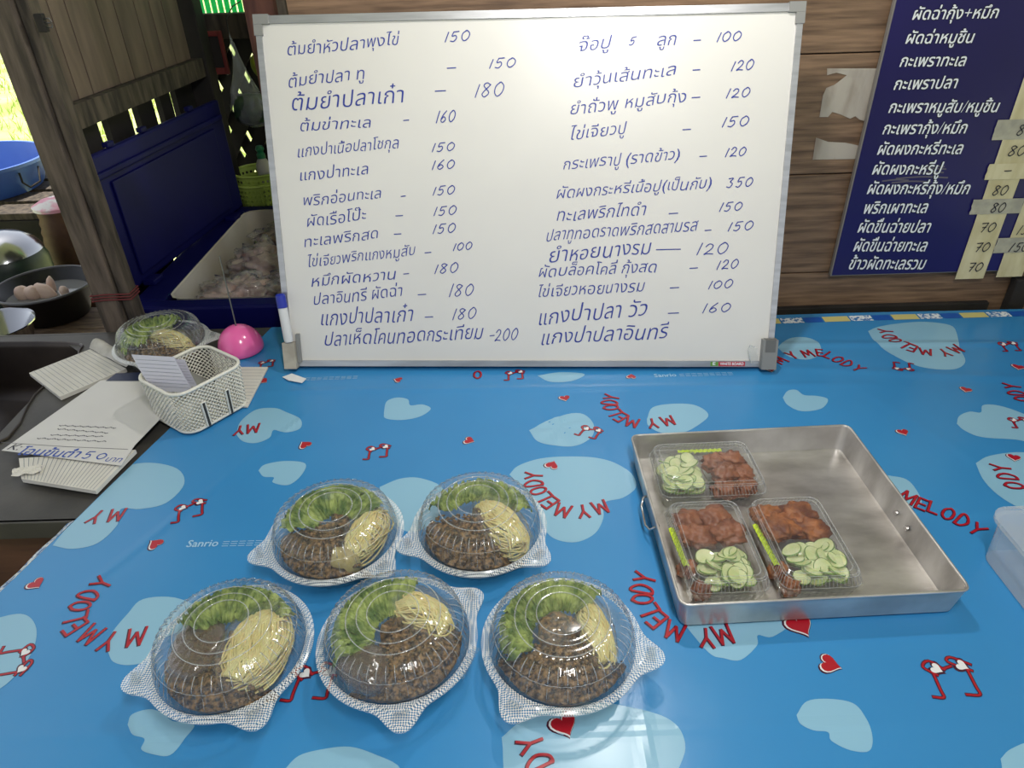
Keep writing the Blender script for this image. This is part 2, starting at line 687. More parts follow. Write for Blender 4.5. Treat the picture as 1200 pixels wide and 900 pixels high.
# binder clip on the post
q = py(50, 27, 1.325)
bc = thing('binder_clip', q, 'small black binder clip on the upper part of the weathered post', 'clip')
part('clip_body', MB().bbox((q[0] - .010, q[1] - .004, q[2] - .014), (q[0] + .004, q[1] + .008, q[2] + .014), .002), M_black, bc)
for s in (-1, 1):
    part('wire_loop', MB().tube([(q[0] + .004, q[1], q[2] + s * .006), (q[0] + .014, q[1] - .002, q[2] + s * .007), (q[0] + .017, q[1] - .003, q[2] + s * .002), (q[0] + .014, q[1] - .002, q[2]), (q[0] + .004, q[1], q[2])], .0009, 5), mat('steel_wire', (150, 150, 150), .3, 1), bc)

# left panel wall of vertical boards, rail and pickets
PD = Vector((.038, .563, 0)).normalized()      # runs away from the camera
PN = Vector((-PD.y, PD.x, 0))
PO = Vector((-.869, 1.5, 0))


def panel_pt(s, d, z):
    q = PO + PD * s + PN * d
    return (q.x, q.y, z)


wl = thing('wall_left', (-.87, 1.5, .42), kind='structure')
M_board = mat('brown_panel_board', (82, 69, 61), .7, col2=(106, 90, 80), nscale=5, stretch=(6, 6, 1), bump=.2)
cuts = [-.04, .045, .10, .21, .275, .36, .43, .49, .575]
for i in range(len(cuts) - 1):
    a, b = cuts[i] + .002, cuts[i + 1] - .002
    P = [panel_pt(a, 0, .42), panel_pt(b, 0, .42), panel_pt(b, .012 + random.uniform(0, .003), .42), panel_pt(a, .012, .42)]
    part('plank', MB().prism(P, (0, 0, 1.2)), M_board, wl)
P = [panel_pt(-.05, .02, .42), panel_pt(.58, .02, .42), panel_pt(.58, .03, .42), panel_pt(-.05, .03, .42)]
part('backing_board', MB().prism(P, (0, 0, 1.2)), M_black, wl)
P = [panel_pt(-.06, -.018, .372), panel_pt(.60, -.018, .372), panel_pt(.60, .02, .372), panel_pt(-.06, .02, .372)]
part('rail', MB().prism(P, (0, 0, .046)), M_darkwood, wl)
pk = [(-.05, .125), (.165, .26), (.30, .375), (.415, .47), (.50, .66)]
for a, b in pk:
    P = [panel_pt(a, .03, -.7), panel_pt(b, .03, -.7), panel_pt(b, .045, -.7), panel_pt(a, .045, -.7)]
    part('picket', MB().prism(P, (0, 0, 1.08)), M_black, wl)
# far posts and lattice
one('wooden_post', MB().bbox((-.895, 2.10, -.75), (-.802, 2.16, 1.8), .004), M_black, 'dark wooden post between the brown board panel and the lattice', 'post')
lat = thing('lattice_screen', (-.55, 2.24, -.75), 'dark wooden lattice screen with slanted gaps behind the open cooler', 'screen')
LX0, LX1, LZ0, LZ1 = -.93, -.20, -.12, .48
for sgn, yy in ((1, 2.235), (-1, 2.245)):
    k = 0
    th = math.radians(20 if sgn < 0 else 32)
    d = Vector((math.sin(th) * sgn, 0, math.cos(th)))
    sp = .064 if sgn > 0 else .046
    for i in range(-14, 26):
        x0 = LX0 + i * sp / math.cos(th) * .95
        ts = []
        lo_, hi_ = 0.0, (LZ1 - LZ0) / d.z
        if d.x > 0:
            lo_ = max(lo_, (LX0 - x0) / d.x)
            hi_ = min(hi_, (LX1 - x0) / d.x)
        else:
            lo_ = max(lo_, (LX1 - x0) / d.x)
            hi_ = min(hi_, (LX0 - x0) / d.x)
        if hi_ - lo_ < .05:
            continue
        A = Vector((x0, yy, LZ0)) + d * lo_
        B = Vector((x0, yy, LZ0)) + d * hi_
        nx = Vector((d.z, 0, -d.x)) * (.0195 if sgn > 0 else .0158)
        part('slat', MB().prism([A - nx, A + nx, B + nx, B - nx], (0, .008, 0)), M_black, lat)
q0, q1 = py(226, 22, 2.2), py(306, 50, 2.2)
one('crossbeam', MB().bbox((-.86, 2.19, .452), (-.2, 2.228, .515), .003), M_darkwood, 'grey wooden crossbeam above the lattice behind the whiteboard', 'beam')
gs = thing('green_slat_panel', (-.6, 2.31, .5), 'bright green slatted panel above the wooden crossbeam', 'panel')
M_green = mat('green_plastic', (90, 225, 165), .5, trans=.7)
for i in range(22):
    x = -.90 + i * .0185
    if 13 < i < 15:
        continue
    part('slat', MB().box((x, 2.30, .50), (x + .0125, 2.306, 1.0)), M_green, gs)

# ------------------------------------------------------------------ counter and table
M_counter = mat('grey_counter', (58, 56, 53), .55, col2=(80, 77, 73), nscale=7, bump=.12, bscale=140, metal=.15)
ct = thing('counter', (-.85, 1.0, -.75), 'grey metal topped counter beside the blue cloth with a sunken sink', 'counter')
# sink opening from the photo, on the counter plane
sk = [pz(*p) for p in [(-90, 402), (78, 401), (92, 411), (80, 428), (40, 462), (-20, 525), (-260, 525)]]
sx = np.array([(p[0], p[1]) for p in sk])
outer = np.array([(-1.6, .755), (-.598, .755), (-.467, 1.327), (-1.6, 1.327)])
mb = MB()
emit(mb, [outer, sx if (np.sum(sx[:, 0] * np.roll(sx[:, 1], -1) - np.roll(sx[:, 0], -1) * sx[:, 1]) < 0) else sx[::-1]], lambda u, v: (u, v, -.0035))
part('counter_top', mb, M_counter, ct)
part('front_edge', MB().bbox((-1.6, .752, -.034), (-.600, .760, -.0035), .0015), M_counter, ct)
part('back_edge', MB().bbox((-1.6, 1.322, -.034), (-.470, 1.329, -.0030), .0015), M_counter, ct)
M_redwood = mat('red_brown_wood', (76, 46, 36), .6, col2=(104, 68, 52), nscale=6, stretch=(1, 5, 6), bump=.25)
part('cabinet_front', MB().bbox((-1.6, .775, -.75), (-.66, .79, -.035), .002), M_redwood, ct)
part('cabinet_back', MB().bbox((-1.6, 1.30, -.75), (-.52, 1.315, -.035), .002), M_redwood, ct)
snk = MB()
ctr = sx.mean(0)
M_sink = mat('dark_sink', (44, 38, 36), .3, col2=(66, 58, 54), nscale=6, metal=.4, bump=.1)
rings = []
for sc_, z in ((1.02, -.0015), (1.0, .001), (.985, -.002), (.965, -.012), (.93, -.10), (.88, -.13)):
    rings.append([(ctr[0] + (p[0] - ctr[0]) * sc_, ctr[1] + (p[1] - ctr[1]) * sc_, z) for p in smooth_line(list(sx) + [sx[0]], 4)[:-1]])
n = len(rings[0])
fs = [(i * n + j, i * n + (j + 1) % n, (i + 1) * n + (j + 1) % n, (i + 1) * n + j) for i in range(len(rings) - 1) for j in range(n)]
fs.append(tuple(range((len(rings) - 1) * n, len(rings) * n)))
snk.add([p for r_ in rings for p in r_], fs)
part('sink_basin', snk, M_sink, ct, smooth=True, label='dark sunken sink basin with a raised lip')

EX = lambda y: -.655 + .229 * (y - .621)       # left edge of the cloth on the plane
tb = thing('table', (.3, .7, -.75), 'wooden stall table under the blue vinyl cloth', 'table')
mb = MB().prism([(EX(.1) + .035, .1, -.030), (1.35, .1, -.030), (1.35, 1.27, -.030), (EX(1.27) + .035, 1.27, -.030)], (0, 0, .0225))
part('table_top', mb, M_redwood, tb)
for x, y in ((-.42, .16), (1.25, .16), (1.25, 1.2), (-.40, 1.2)):
    part('leg', MB().bbox((x, y, -.75), (x + .05, y + .05, -.031), .003), M_redwood, tb)

CR = pz(655, 500)


def ch(x, y):
    """height of the vinyl cloth"""
    h = .0011
    h += .0005 * math.sin(x * 9 + 3 * math.sin(y * 4)) * math.sin(y * 13 + 1)
    q = noise.noise(Vector((x * 5, y * 14, 3)))
    h += .0007 * q
    # long fold creases
    for (x0, y0, x1, y1, a, wd) in ((-.4, 1.07, .55, 1.04, .0016, .008), (.45, 1.19, 1.2, 1.15, .0024, .010), (.5, 1.10, 1.2, 1.00, .0017, .012), (.1, .20, .2, 1.05, .0006, .006), (-.55, .62, -.35, 1.0, .0008, .006), (.55, .72, 1.1, .66, .0008, .008), (.62, 1.0, .9, .3, .0007, .01), (-.7, .43, 1.1, .40, .0006, .006)):
        dx, dy = x1 - x0, y1 - y0
        L = math.hypot(dx, dy)
        t = ((x - x0) * dx + (y - y0) * dy) / L / L
        d = abs((x - x0) * dy - (y - y0) * dx) / L
        if -.1 < t < 1.1 and d < wd * 4:
            h += a * math.exp(-(d / wd) ** 2) * (1 if 0 < t < 1 else .5)
    dx, dy = x - CR[0], y - CR[1]
    r = math.hypot(dx, dy)
    if r < .13:
        an = math.atan2(dy, dx)
        h += .0020 * math.exp(-(r / .06) ** 2) * (.5 + .5 * math.sin(an * 7 + r * 25)) * min(1, r / .035)
    return max(h, -.0005)


M_vinyl = mat('blue_vinyl', (52, 130, 188), .27, col2=(57, 136, 194), nscale=3, bump=.16, bscale=22)
cloth = thing('tablecloth', (.3, .7, 0), 'glossy blue vinyl tablecloth printed with pale blue hearts and red lettering', 'tablecloth')
NX, NY = 280, 190
YB = 1.288


def cloth_pt(u, v):
    y = .10 + (YB + .012 - .10) * v
    x0 = EX(y)
    x = x0 + (1.35 - x0) * u
    yy = y + .02 * (1 - u) * max(0, (v - .9) / .1)
    return (x, yy, ch(x, yy))


part('sheet', MB().grid(cloth_pt, NX, NY), M_vinyl, cloth, smooth=True)
# hanging front flap
part('front_flap', MB().grid(lambda u, v: (EX(.1) + (1.35 - EX(.1)) * u, .10 - .02 * math.sin(v * PI / 2) + .008 * v * math.sin(u * 40), .001 - .35 * v), 90, 12), M_vinyl, cloth, smooth=True)
# patterned hem strip hanging along the left edge and along the back edge
M_hem = mat('lace_print_hem', (52, 110, 170), .5, col2=(222, 226, 230), nscale=160, lo=.42, hi=.52, detail=2)
mb = MB()
mb.grid(lambda u, v: (EX(.1 + .650 * u) - .015 * v, .1 + .650 * u + .003 * v, .0012 - .009 * v - .001 * math.sin(u * 60) * v), 60, 4)
part('hem', mb, M_hem, cloth)
M_yel = mat('yellow_print', (196, 186, 120), .5)
M_bluehem = mat('strong_blue_print', (24, 84, 170), .4)
x = .50
k = 0
while x < 1.32:
    for (wd, mm, nm) in ((.052, M_yel, 'yellow_hem_patch'), (.044, M_hem, 'lace_hem_patch'), (.036, M_bluehem, 'blue_hem_patch')):
        y0, y1 = 1.271, 1.291
        part(nm, MB().grid(lambda u, v: (x + wd * u, y0 + (y1 - y0) * v, ch(x + wd * u, y0 + (y1 - y0) * v) + .0005 + .001 * v), 6, 3), mm, cloth)
        x += wd + .003

# ---- the print
M_pale = mat('pale_blue_print', (134, 180, 206), .27)
M_redp = mat('red_print', (168, 24, 40), .28)
M_dkred = mat('dark_outline_print', (66, 18, 46), .3)
M_whitep = mat('white_print', (222, 224, 226), .3)


def onc(lift):
    return lambda u, v: (u, v, ch(u, v) + lift)


def inside_cloth(P):
    return np.array([(max(p[0], EX(p[1]) + .001), min(p[1], 1.284)) for p in P])


HEARTS = [
    [(-30, 735), (10, 722), (32, 722), (43, 737), (40, 760), (25, 785), (0, 808), (-30, 815)],
    [(127, 765), (130, 745), (150, 720), (168, 703), (205, 701), (235, 715), (230, 735), (200, 745), (180, 758), (172, 775), (150, 780), (133, 776)],
    [(62, 640), (85, 610), (110, 575), (140, 550), (175, 543), (208, 550), (216, 568), (195, 590), (165, 597), (142, 597), (138, 615), (115, 637), (85, 644)],
    [(277, 510), (282, 495), (300, 481), (322, 479), (336, 484), (352, 492), (352, 503), (335, 508), (321, 505), (316, 514), (300, 520), (285, 518)],
    [(303, 552), (311, 545), (335, 541), (358, 544), (353, 558), (338, 569), (320, 566), (321, 560), (309, 559)],
    [(450, 485), (453, 472), (465, 467), (478, 469), (481, 476), (495, 475), (505, 480), (492, 489), (470, 493), (452, 491)],
    [(445, 572), (470, 562), (495, 562), (520, 575), (512, 608), (480, 625), (452, 600)],
    [(597, 557), (607, 547), (630, 539), (660, 536), (695, 537), (720, 543), (740, 556), (745, 572), (730, 584), (708, 590), (707, 608), (697, 626), (675, 636), (650, 632), (637, 618), (628, 590)],
    [(620, 505), (650, 490), (680, 485), (694, 495), (695, 510), (680, 522), (655, 524), (630, 518)],
    [(758, 492), (765, 478), (790, 474), (815, 476), (830, 487), (820, 498), (800, 508), (775, 508), (760, 500)],
    [(917, 467), (923, 459), (933, 458), (942, 464), (957, 465), (970, 469), (962, 480), (939, 483), (923, 476)],
    [(1017, 389), (1029, 384), (1053, 380), (1083, 378), (1113, 382), (1121, 392), (1124, 408), (1131, 424), (1120, 433), (1093, 433), (1067, 427), (1040, 413), (1024, 400)],
    [(1121, 497), (1124, 488), (1136, 483), (1149, 484), (1151, 476), (1163, 475), (1181, 479), (1205, 488), (1235, 500), (1220, 520), (1190, 516), (1150, 513), (1130, 505)],
    [(1143, 544), (1160, 535), (1200, 531), (1250, 540), (1262, 570), (1240, 595), (1210, 602), (1190, 594), (1168, 580), (1152, 563)],
    [(800, 730), (830, 724), (880, 724), (925, 730), (905, 747), (888, 745), (887, 757), (868, 774), (848, 772), (830, 765)],
    [(933, 839), (945, 823), (970, 820), (999, 825), (1014, 842), (1022, 864), (1018, 881), (996, 880), (974, 869), (970, 859), (953, 857), (938, 850)],
    [(1172, 890), (1185, 878), (1215, 870), (1250, 895), (1220, 930), (1180, 915)],
    [(150, 850), (155, 838), (175, 832), (190, 836), (203, 846), (228, 850), (217, 867), (200, 886), (180, 885), (166, 879), (170, 867), (156, 862)],
    [(332, 905), (350, 887), (378, 879), (410, 876), (440, 885), (470, 902), (470, 940), (400, 950), (345, 935)],
    [(588, 865), (617, 842), (659, 828), (702, 824), (744, 831), (781, 842), (800, 862), (800, 890), (770, 930), (680, 950), (600, 930)],
    [(630, 441), (655, 437), (685, 439), (670, 447), (645, 448)],
    [(911, 408), (925, 397), (945, 396), (958, 402), (962, 414), (948, 422), (925, 419)],
    [(1040, 558), (1062, 563), (1075, 578), (1079, 592), (1060, 596), (1040, 580)],
]
for pts in HEARTS:
    P = [pz(*p)[:2] for p in pts]
    loop = smooth_line(P + [P[0]], 5)[:-1]
    mb = MB()
    emit(mb, [inside_cloth(loop)], onc(.00035), .006)
    part('pale_heart_print', mb, M_pale, cloth)


def heart(c, size, ang, k=26):
    out = []
    for i in range(k):
        t = 2 * PI * i / k
        x = 16 * math.sin(t) ** 3 / 17
        y = (13 * math.cos(t) - 5 * math.cos(2 * t) - 2 * math.cos(3 * t) - math.cos(4 * t)) / 17
        out.append((c[0] + size * (x * math.cos(ang) - y * math.sin(ang)), c[1] + size * (x * math.sin(ang) + y * math.cos(ang))))
    return np.array(out)


RED = [(43, 685, 11, .9), (183, 638, 11, -2.2), (467, 446, 9, -1.9), (358, 522, 11, -2.4), (550, 517, 10, 1.2), (662, 467, 10, .2), (740, 442, 9, 3.0), (647, 546, 11, 2.7), (972, 779, 13, 1.1), (937, 733, 17, .3),
       (1132, 457, 10, -.6), (1193, 431, 11, -.5), (1058, 507, 10, .1), (1188, 537, 10, -.4), (661, 850, 15, .4), (309, 447, 10, 1.0), (903, 434, 9, 0), (793, 518, 8, .5)]
for (x, y, s, a) in RED:
    c = pz(x, y)
    for nm, dx, sc_, lf, mm in (('outline_print', -.0016, 1.12, .00045, M_dkred), ('white_print', -.0008, 1.02, .0006, M_whitep), ('red_heart_print', .0, .93, .0008, M_redp)):
        mb = MB()
        emit(mb, [inside_cloth(heart((c[0] + dx, c[1] + dx * .5), s / 1000 * sc_, a))], onc(lf))
        part(nm, mb, mm, cloth)

ARCS = [
    ('MYMELODY', [(160, 747), (128, 752), (108, 744), (89, 735), (90, 723), (95, 711), (106, 698), (121, 684)]),
    ('MYM', [(137, 604), (113, 606), (92, 599)]),
    ('MY', [(297, 503), (281, 505)]),
    ('MYMELODY', [(704, 595), (684, 600), (660, 599), (645, 590), (637, 583), (631, 576), (626, 567), (626, 558)]),
    ('MYMELODY', [(783, 494), (765, 497), (741, 496), (728, 490), (720, 484), (716, 478), (715, 472), (717, 466)]),
    ('MYMELODY', [(848, 744), (828, 748), (791, 740), (770, 727), (760, 715), (753, 703), (753, 691), (756, 678)]),
    ('MYMELODY', [(914, 423), (928, 417), (946, 415), (961, 414), (972, 417), (982, 422), (993, 427), (1006, 433)]),
    ('MYMELODY', [(1120, 410), (1107, 414), (1085, 413), (1069, 409), (1058, 405), (1049, 400), (1042, 395), (1038, 389)]),
    ('MELODY', [(1064, 584), (1080, 592), (1094, 596), (1111, 603), (1128, 611), (1145, 621)]),
    ('ODY', [(1188, 570), (1180, 559), (1173, 549)]),
    ('ODY', [(1198, 468), (1191, 461), (1186, 453)]),
    ('DY', [(632, 893), (622, 872)]),
    ('O', [(560, 440)]),
]
for word, cps in ARCS:
    C = [np.array(pz(*p)[:2]) for p in cps]
    under, top = [], []
    for i, ch_ in enumerate(word):
        if len(C) == 1:
            e = np.array([-1., 0])
        else:
            e = C[min(i + 1, len(C) - 1)] - C[max(i - 1, 0)]
            e = e / np.linalg.norm(e)
        n = np.array([-e[1], e[0]])
        wd = .019 if ch_ == 'M' else .014
        ht = .025
        org = C[i] - e * wd / 2 - n * ht / 2
        under += glyph_strokes(ch_, org + np.array([-.0009, -.0006]), e, n, wd, ht, .0043)
        top += glyph_strokes(ch_, org, e, n, wd, ht, .0029)
    for nm, cs, mm, lf in (('lettering_outline', under, M_dkred, .0005), ('red_lettering', top, M_redp, .0008)):
        mb = MB()
        for c in cs:
            if min(p[0] - EX(p[1]) for p in c) < 0:
                continue
            emit(mb, [c], onc(lf))
        part(nm, mb, mm, cloth)

NOTES = [(222, 600, .5, 17), (442, 531, .25, 15), (365, 803, .1, 20), (1115, 798, .1, 21), (603, 441, .2, 14), (690, 508, -.3, 14), (1058, 430, 3.0, 14), (1183, 408, .1, 14), (1196, 497, 0, 13), (15, 775, -1.2, 17), (312, 428, .4, 12)]
for (x, y, a, s) in NOTES:
    c = np.array(pz(x, y)[:2])
    s = s / 1000.
    e, n = np.array([math.cos(a), math.sin(a)]), np.array([-math.sin(a), math.cos(a)])
    T = lambda p: c + e * p[0] * s + n * p[1] * s
    lines = [[(-.55, .35), (-1.0, .9), (-.5, 1.2), (.0, .6)], [(1.35, .35), (.45, 1.0), (.75, 1.25), (1.5, .7)], [(-.1, .65), (.45, .75)],
             [(-.65, .7), (-.9, -.4), (-1.0, -.85), (-1.5, -.75)], [(1.15, .5), (.95, -.5), (.85, -.95), (.2, -.85)]]
    cs = [ribbon([T(p) for p in smooth_line(l)], .0042) for l in lines]
    cs2 = [ribbon([T(p) for p in smooth_line(l)], .0022) for l in lines]
    mb, mb2, mb3 = MB(), MB(), MB()
    for q in (-.4, 1.0):
        hc = T((q, .7))
        emit(mb, [heart(hc, s * .50, a + .8)], onc(.00045))
        emit(mb3, [heart(hc, s * .34, a + .8)], onc(.0009))
    emit_each(mb, cs, onc(.0005))
    emit_each(mb2, cs2, onc(.0007))
    part('outline_print', mb, M_dkred, cloth)
    part('red_note_print', mb2, M_redp, cloth)
    part('white_print', mb3, M_whitep, cloth)

for (a, b, h) in (((218, 642), (255, 641), .010), ((767, 443), (793, 442), .009)):
    A, B = pz(*a)[:2], pz(*b)[:2]
    mb = MB()
    emit(mb, text_uv('Sanrio', A, B, h, bold=.02), onc(.0006))
    for r_ in range(3):
        for q in range(9):
            o0 = np.array(B) + np.array([.006 + q * .011, .008 - r_ * .004])
            emit(mb, [ribbon([o0, o0 + np.array([.008, 0])], .0011)], onc(.0006))
    part('white_lettering', mb, mat('faded_white_print', (150, 190, 220), .4), cloth)
mb = MB()
for r_ in range(3):
    for q in range(9):
        o0 = np.array(pz(358, 445)[:2]) + np.array([q * .011, .004 - r_ * .004])
        emit(mb, [ribbon([o0, o0 + np.array([.008, 0])], .0011)], onc(.0006))
part('white_lettering', mb, MATS['faded_white_print'], cloth)

# ------------------------------------------------------------------ whiteboard
BY, BT, BW, BH = -.060, .296, .891, .596
br = np.array([math.cos(BY), math.sin(BY), 0])
bn_ = np.array([-math.sin(BY), math.cos(BY), 0])
bu = bn_ * math.sin(BT) + np.array([0, 0, math.cos(BT)])
bf = np.cross(br, bu)            # away?  right x up = towards the viewer is negative of this
if bf[1] > 0:
    bf = -bf                     # bf points to the viewer
B0 = np.array([.027, 1.118, .010]) - br * BW / 2      # lower left corner of the face


def bpt(u, v, d=0.0):
    p = B0 + br * u + bu * v + bf * d
    return (float(p[0]), float(p[1]), float(p[2]))


def buv(x, y):
    d = ray(x, y)
    t = float(((B0 - CO) @ bf) / (d @ bf))
    p = CO + t * d - B0
    return (float(p @ br), float(p @ bu))


wb = thing('whiteboard', tuple(B0 + br * BW / 2), 'large whiteboard with a handwritten blue Thai price list, leaning on the plank wall', 'whiteboard')


def bslab(u0, v0, u1, v1, d0, d1):
    return MB().prism([bpt(u0, v0, d0), bpt(u1, v0, d0), bpt(u1, v1, d0), bpt(u0, v1, d0)], tuple(bf * (d1 - d0)))


M_white = mat('white_enamel', (206, 203, 198), .30, col2=(212, 209, 204), nscale=3, bump=.03, bscale=8)
M_alu = mat('brushed_aluminium', (176, 176, 178), .35, .85, col2=(196, 196, 198), nscale=12, stretch=(1, 1, 8))
M_grey = mat('grey_plastic', (128, 128, 126), .45)
M_cream = mat('cream_plastic', (190, 184, 170), .45, col2=(160, 152, 138), nscale=30)
part('writing_surface', bslab(.006, .006, BW - .006, BH - .006, -.012, -.002), M_white, wb)
part('frame', bslab(.0, BH - .012, BW, BH, -.018, .0012), M_alu, wb)
part('frame', bslab(.0, .0, BW, .011, -.018, .0012), M_alu, wb)
part('frame', bslab(.0, .0115, .010, BH - .0125, -.018, .0012), M_alu, wb)
part('frame', bslab(BW - .010, .0115, BW, BH - .0125, -.018, .0012), M_alu, wb)
for u in (-.002, BW - .024):
    mb = bslab(u, BH - .013, u + .026, BH + .002, -.020, .003)
    uu = u if u < 0 else BW - .012
    mb.add(*[(q) for q in (lambda m: (m.v, m.f))(bslab(uu, BH - .030, uu + .014, BH - .0132, -.020, .003))])
    part('corner_cap', mb, M_grey, wb)
part('corner_cap', bslab(BW - .022, -.002, BW + .004, .052, -.020, .014), M_grey, wb, label='tall grey corner bracket')
part('corner_cap', bslab(BW - .018, .030, BW + .000, .0525, -.016, .0145), mat('painted_recess_shade', (96, 96, 94), .5), wb)  # slab without a hollow, the recess's shade put into its darker grey
part('corner_cap', bslab(-.004, -.002, .019, .047, -.020, .014), M_cream, wb, label='cream corner bracket holding the marker')
part('corner_cap', bslab(.0195, .008, .026, .062, -.004, .006), M_grey, wb)
a = buv(878, 405)
mb = MB()
L = [buv(*p) for p in ((880, 425), (876, 410), (878, 404), (884, 406))]
mb.tube([bpt(*p, .004) for p in L], .0012, 5)
mb.add([bpt(*buv(x, y), .003) for x, y in ((879, 425), (876, 410), (878, 405), (887, 408), (889, 426))], [(0, 1, 2, 3, 4)])
part('clear_clip', mb, clear('hazy_plastic', (.9, .9, .88), milky=.25), wb)
# sticker
s0, s1 = buv(832, 431), buv(842, 431)
part('green_sticker', bslab(s0[0], .0015, s0[0] + .014, .0095, .0013, .0016), mat('green_sticker', (96, 140, 60), .4), wb)
mb = MB()
emit(mb, text_uv('E', (s0[0] + .004, .0035), (s0[0] + .009, .0035), .0045, bold=.03), lambda u, v: bpt(u, v, .0019))
part('sticker_lettering', mb, M_whitep, wb)
part('red_sticker', bslab(s0[0] + .0145, .0012, s0[0] + .062, .0098, .0013, .0016), mat('red_sticker', (176, 48, 60), .4), wb)
mb = MB()
emit(mb, text_uv('WHITE BOARD', (s0[0] + .017, .0033), (s0[0] + .0595, .0033), .0042, bold=.03), lambda u, v: bpt(u, v, .0019))
part('sticker_lettering', mb, M_whitep, wb)

INK = mat('blue_marker_ink', (34, 52, 140), .45)
# (text, baseline start px, baseline end px, body height px)
HAND = [
    ('ต้มยำหัวปลาพุงไข่', (336, 65), (465, 53), 11), ('ต้มยำปลา ทู', (337, 102), (426, 92), 11), ('ต้มยำปลาเก๋า', (341, 131), (472, 120), 15), ('ต้มข่าทะเล', (351, 153), (433, 150), 10),
    ('แกงป่าเนื้อปลาโชกุล', (349, 184), (466, 173), 10), ('แกงป่าทะเล', (351, 212), (431, 204), 10), ('พริกอ่อนทะเล', (355, 241), (446, 232), 9.5), ('ผัดเรือโป๊ะ', (359, 266), (428, 257), 10),
    ('ทะเลพริกสด', (357, 289), (443, 279), 9.5), ('ไข่เจียวพริกแกงหมูสับ', (360, 313), (485, 299), 9.5), ('หมึกผัดหวาน', (365, 336), (463, 328), 10), ('ปลาอินทรี ผัดฉ่า', (368, 358), (470, 347), 10.5),
    ('แกงป่าปลาเก๋า', (375, 381), (481, 376), 13), ('ปลาเห็ดโคนทอดกระเทียม', (379, 406), (564, 397), 12.5),
    ('จ๊อปู', (677, 60), (714, 57), 12), ('ลูก', (769, 55), (792, 52), 12), ('ยำวุ้นเส้นทะเล', (672, 102), (791, 88), 11), ('ยำถั่วพู หมูสับกุ้ง', (668, 134), (803, 119), 11),
    ('ไข่เจียวปู', (667, 164), (733, 157), 11), ('กระเพราปู (ราดข้าว)', (660, 199), (796, 187), 10.5), ('ผัดผงกระหรี่เนื้อปู(เป็นกับ)', (653, 232), (833, 220), 10), ('ทะเลพริกไทดำ', (653, 259), (756, 252), 11),
    ('ปลาทูทอดราดพริกสดสามรส', (639, 283), (816, 270), 11), ('ยำหอยนางรม', (644, 308), (761, 297), 13), ('ผัดบล็อคโคลี่ กุ้งสด', (632, 325), (768, 319), 10.5), ('ไข่เจียวหอยนางรม', (629, 349), (753, 341), 10.5),
    ('แกงป่าปลา วัว', (631, 381), (757, 369), 14), ('แกงป่าปลาอินทรี', (635, 404), (780, 396), 13),
]
for k, (s, a, b, h) in enumerate(HAND):
    A, Bq = buv(*a), buv(*b)
    hh = abs(buv(a[0], a[1] - h)[1] - A[1])
    mb = MB()
    emit(mb, text_uv(s, A, Bq, hh, shear=.28, wobble=.16, bold=-.006, seed=k), lambda u, v: bpt(u, v, -.0015))
    part('handwritten_line', mb, INK, wb)
# (digits, x0, x1, ytop, ybottom)
NUM = [
    ('150', 520, 553, 37, 49), ('-', 523, 533, 73, 85), ('150', 572, 607, 68, 80), ('-', 509, 521, 100, 112), ('180', 555, 593, 97, 114), ('-', 472, 478, 134, 146), ('160', 510, 535, 129, 144), ('150', 505, 535, 167, 178), ('160', 505, 535, 188, 199),
    ('-', 469, 474, 223, 235), ('150', 506, 535, 218, 229), ('-', 463, 471, 247, 257), ('150', 507, 537, 242, 253), ('-', 461, 469, 268, 279), ('150', 506, 536, 263, 274), ('-', 497, 504, 289, 301), ('100', 530, 555, 285, 294),
    ('-', 472, 478, 314, 326), ('180', 508, 539, 309, 321), ('-', 489, 498, 339, 350), ('180', 525, 557, 333, 348), ('-', 497, 506, 365, 377), ('180', 529, 560, 361, 375), ('-', 573, 578, 387, 399), ('200', 579, 608, 386, 400),
    ('5', 737, 747, 43, 53), ('-', 812, 820, 40, 52), ('100', 839, 871, 37, 49), ('-', 811, 819, 75, 87), ('120', 856, 885, 71, 83), ('-', 810, 819, 107, 119), ('120', 850, 881, 103, 115), ('-', 799, 808, 145, 157), ('150', 845, 880, 137, 149),
    ('-', 819, 827, 176, 188), ('120', 849, 876, 173, 184), ('350', 851, 884, 208, 220), ('-', 783, 793, 243, 255), ('150', 842, 872, 237, 248), ('-', 825, 832, 264, 275), ('150', 852, 885, 260, 271), ('-', 768, 796, 286, 298),
    ('120', 815, 856, 285, 299), ('-', 807, 816, 308, 320), ('120', 839, 867, 305, 316), ('-', 784, 794, 331, 343), ('100', 829, 861, 329, 339), ('-', 782, 794, 360, 372), ('160', 822, 859, 356, 367),
]
for s, x0, x1, y0, y1 in NUM:
    a, b, t = np.array(buv(x0, y1)), np.array(buv(x1, y1 - (0 if s == '-' else 2))), np.array(buv(x0 + 3, y0))
    e = (b - a)
    L = np.linalg.norm(e)
    e = e / L
    n = np.array([.22, 1.0])
    ht = abs(t[1] - a[1])
    cs = []
    wds = [.55 if c_ == '1' else 1.0 for c_ in s]
    tot = sum(wds)
    u = 0
    for c_, wq in zip(s, wds):
        cs += glyph_strokes(c_, a + e * L * u / tot, e, n, L * wq / tot * (.72 if s != '-' else 1), ht * random.uniform(.85, 1.0), .0017)
        u += wq
    mb = MB()
    emit_each(mb, cs, lambda u_, v_: bpt(u_, v_, -.0015))
    part('handwritten_price', mb, INK, wb)

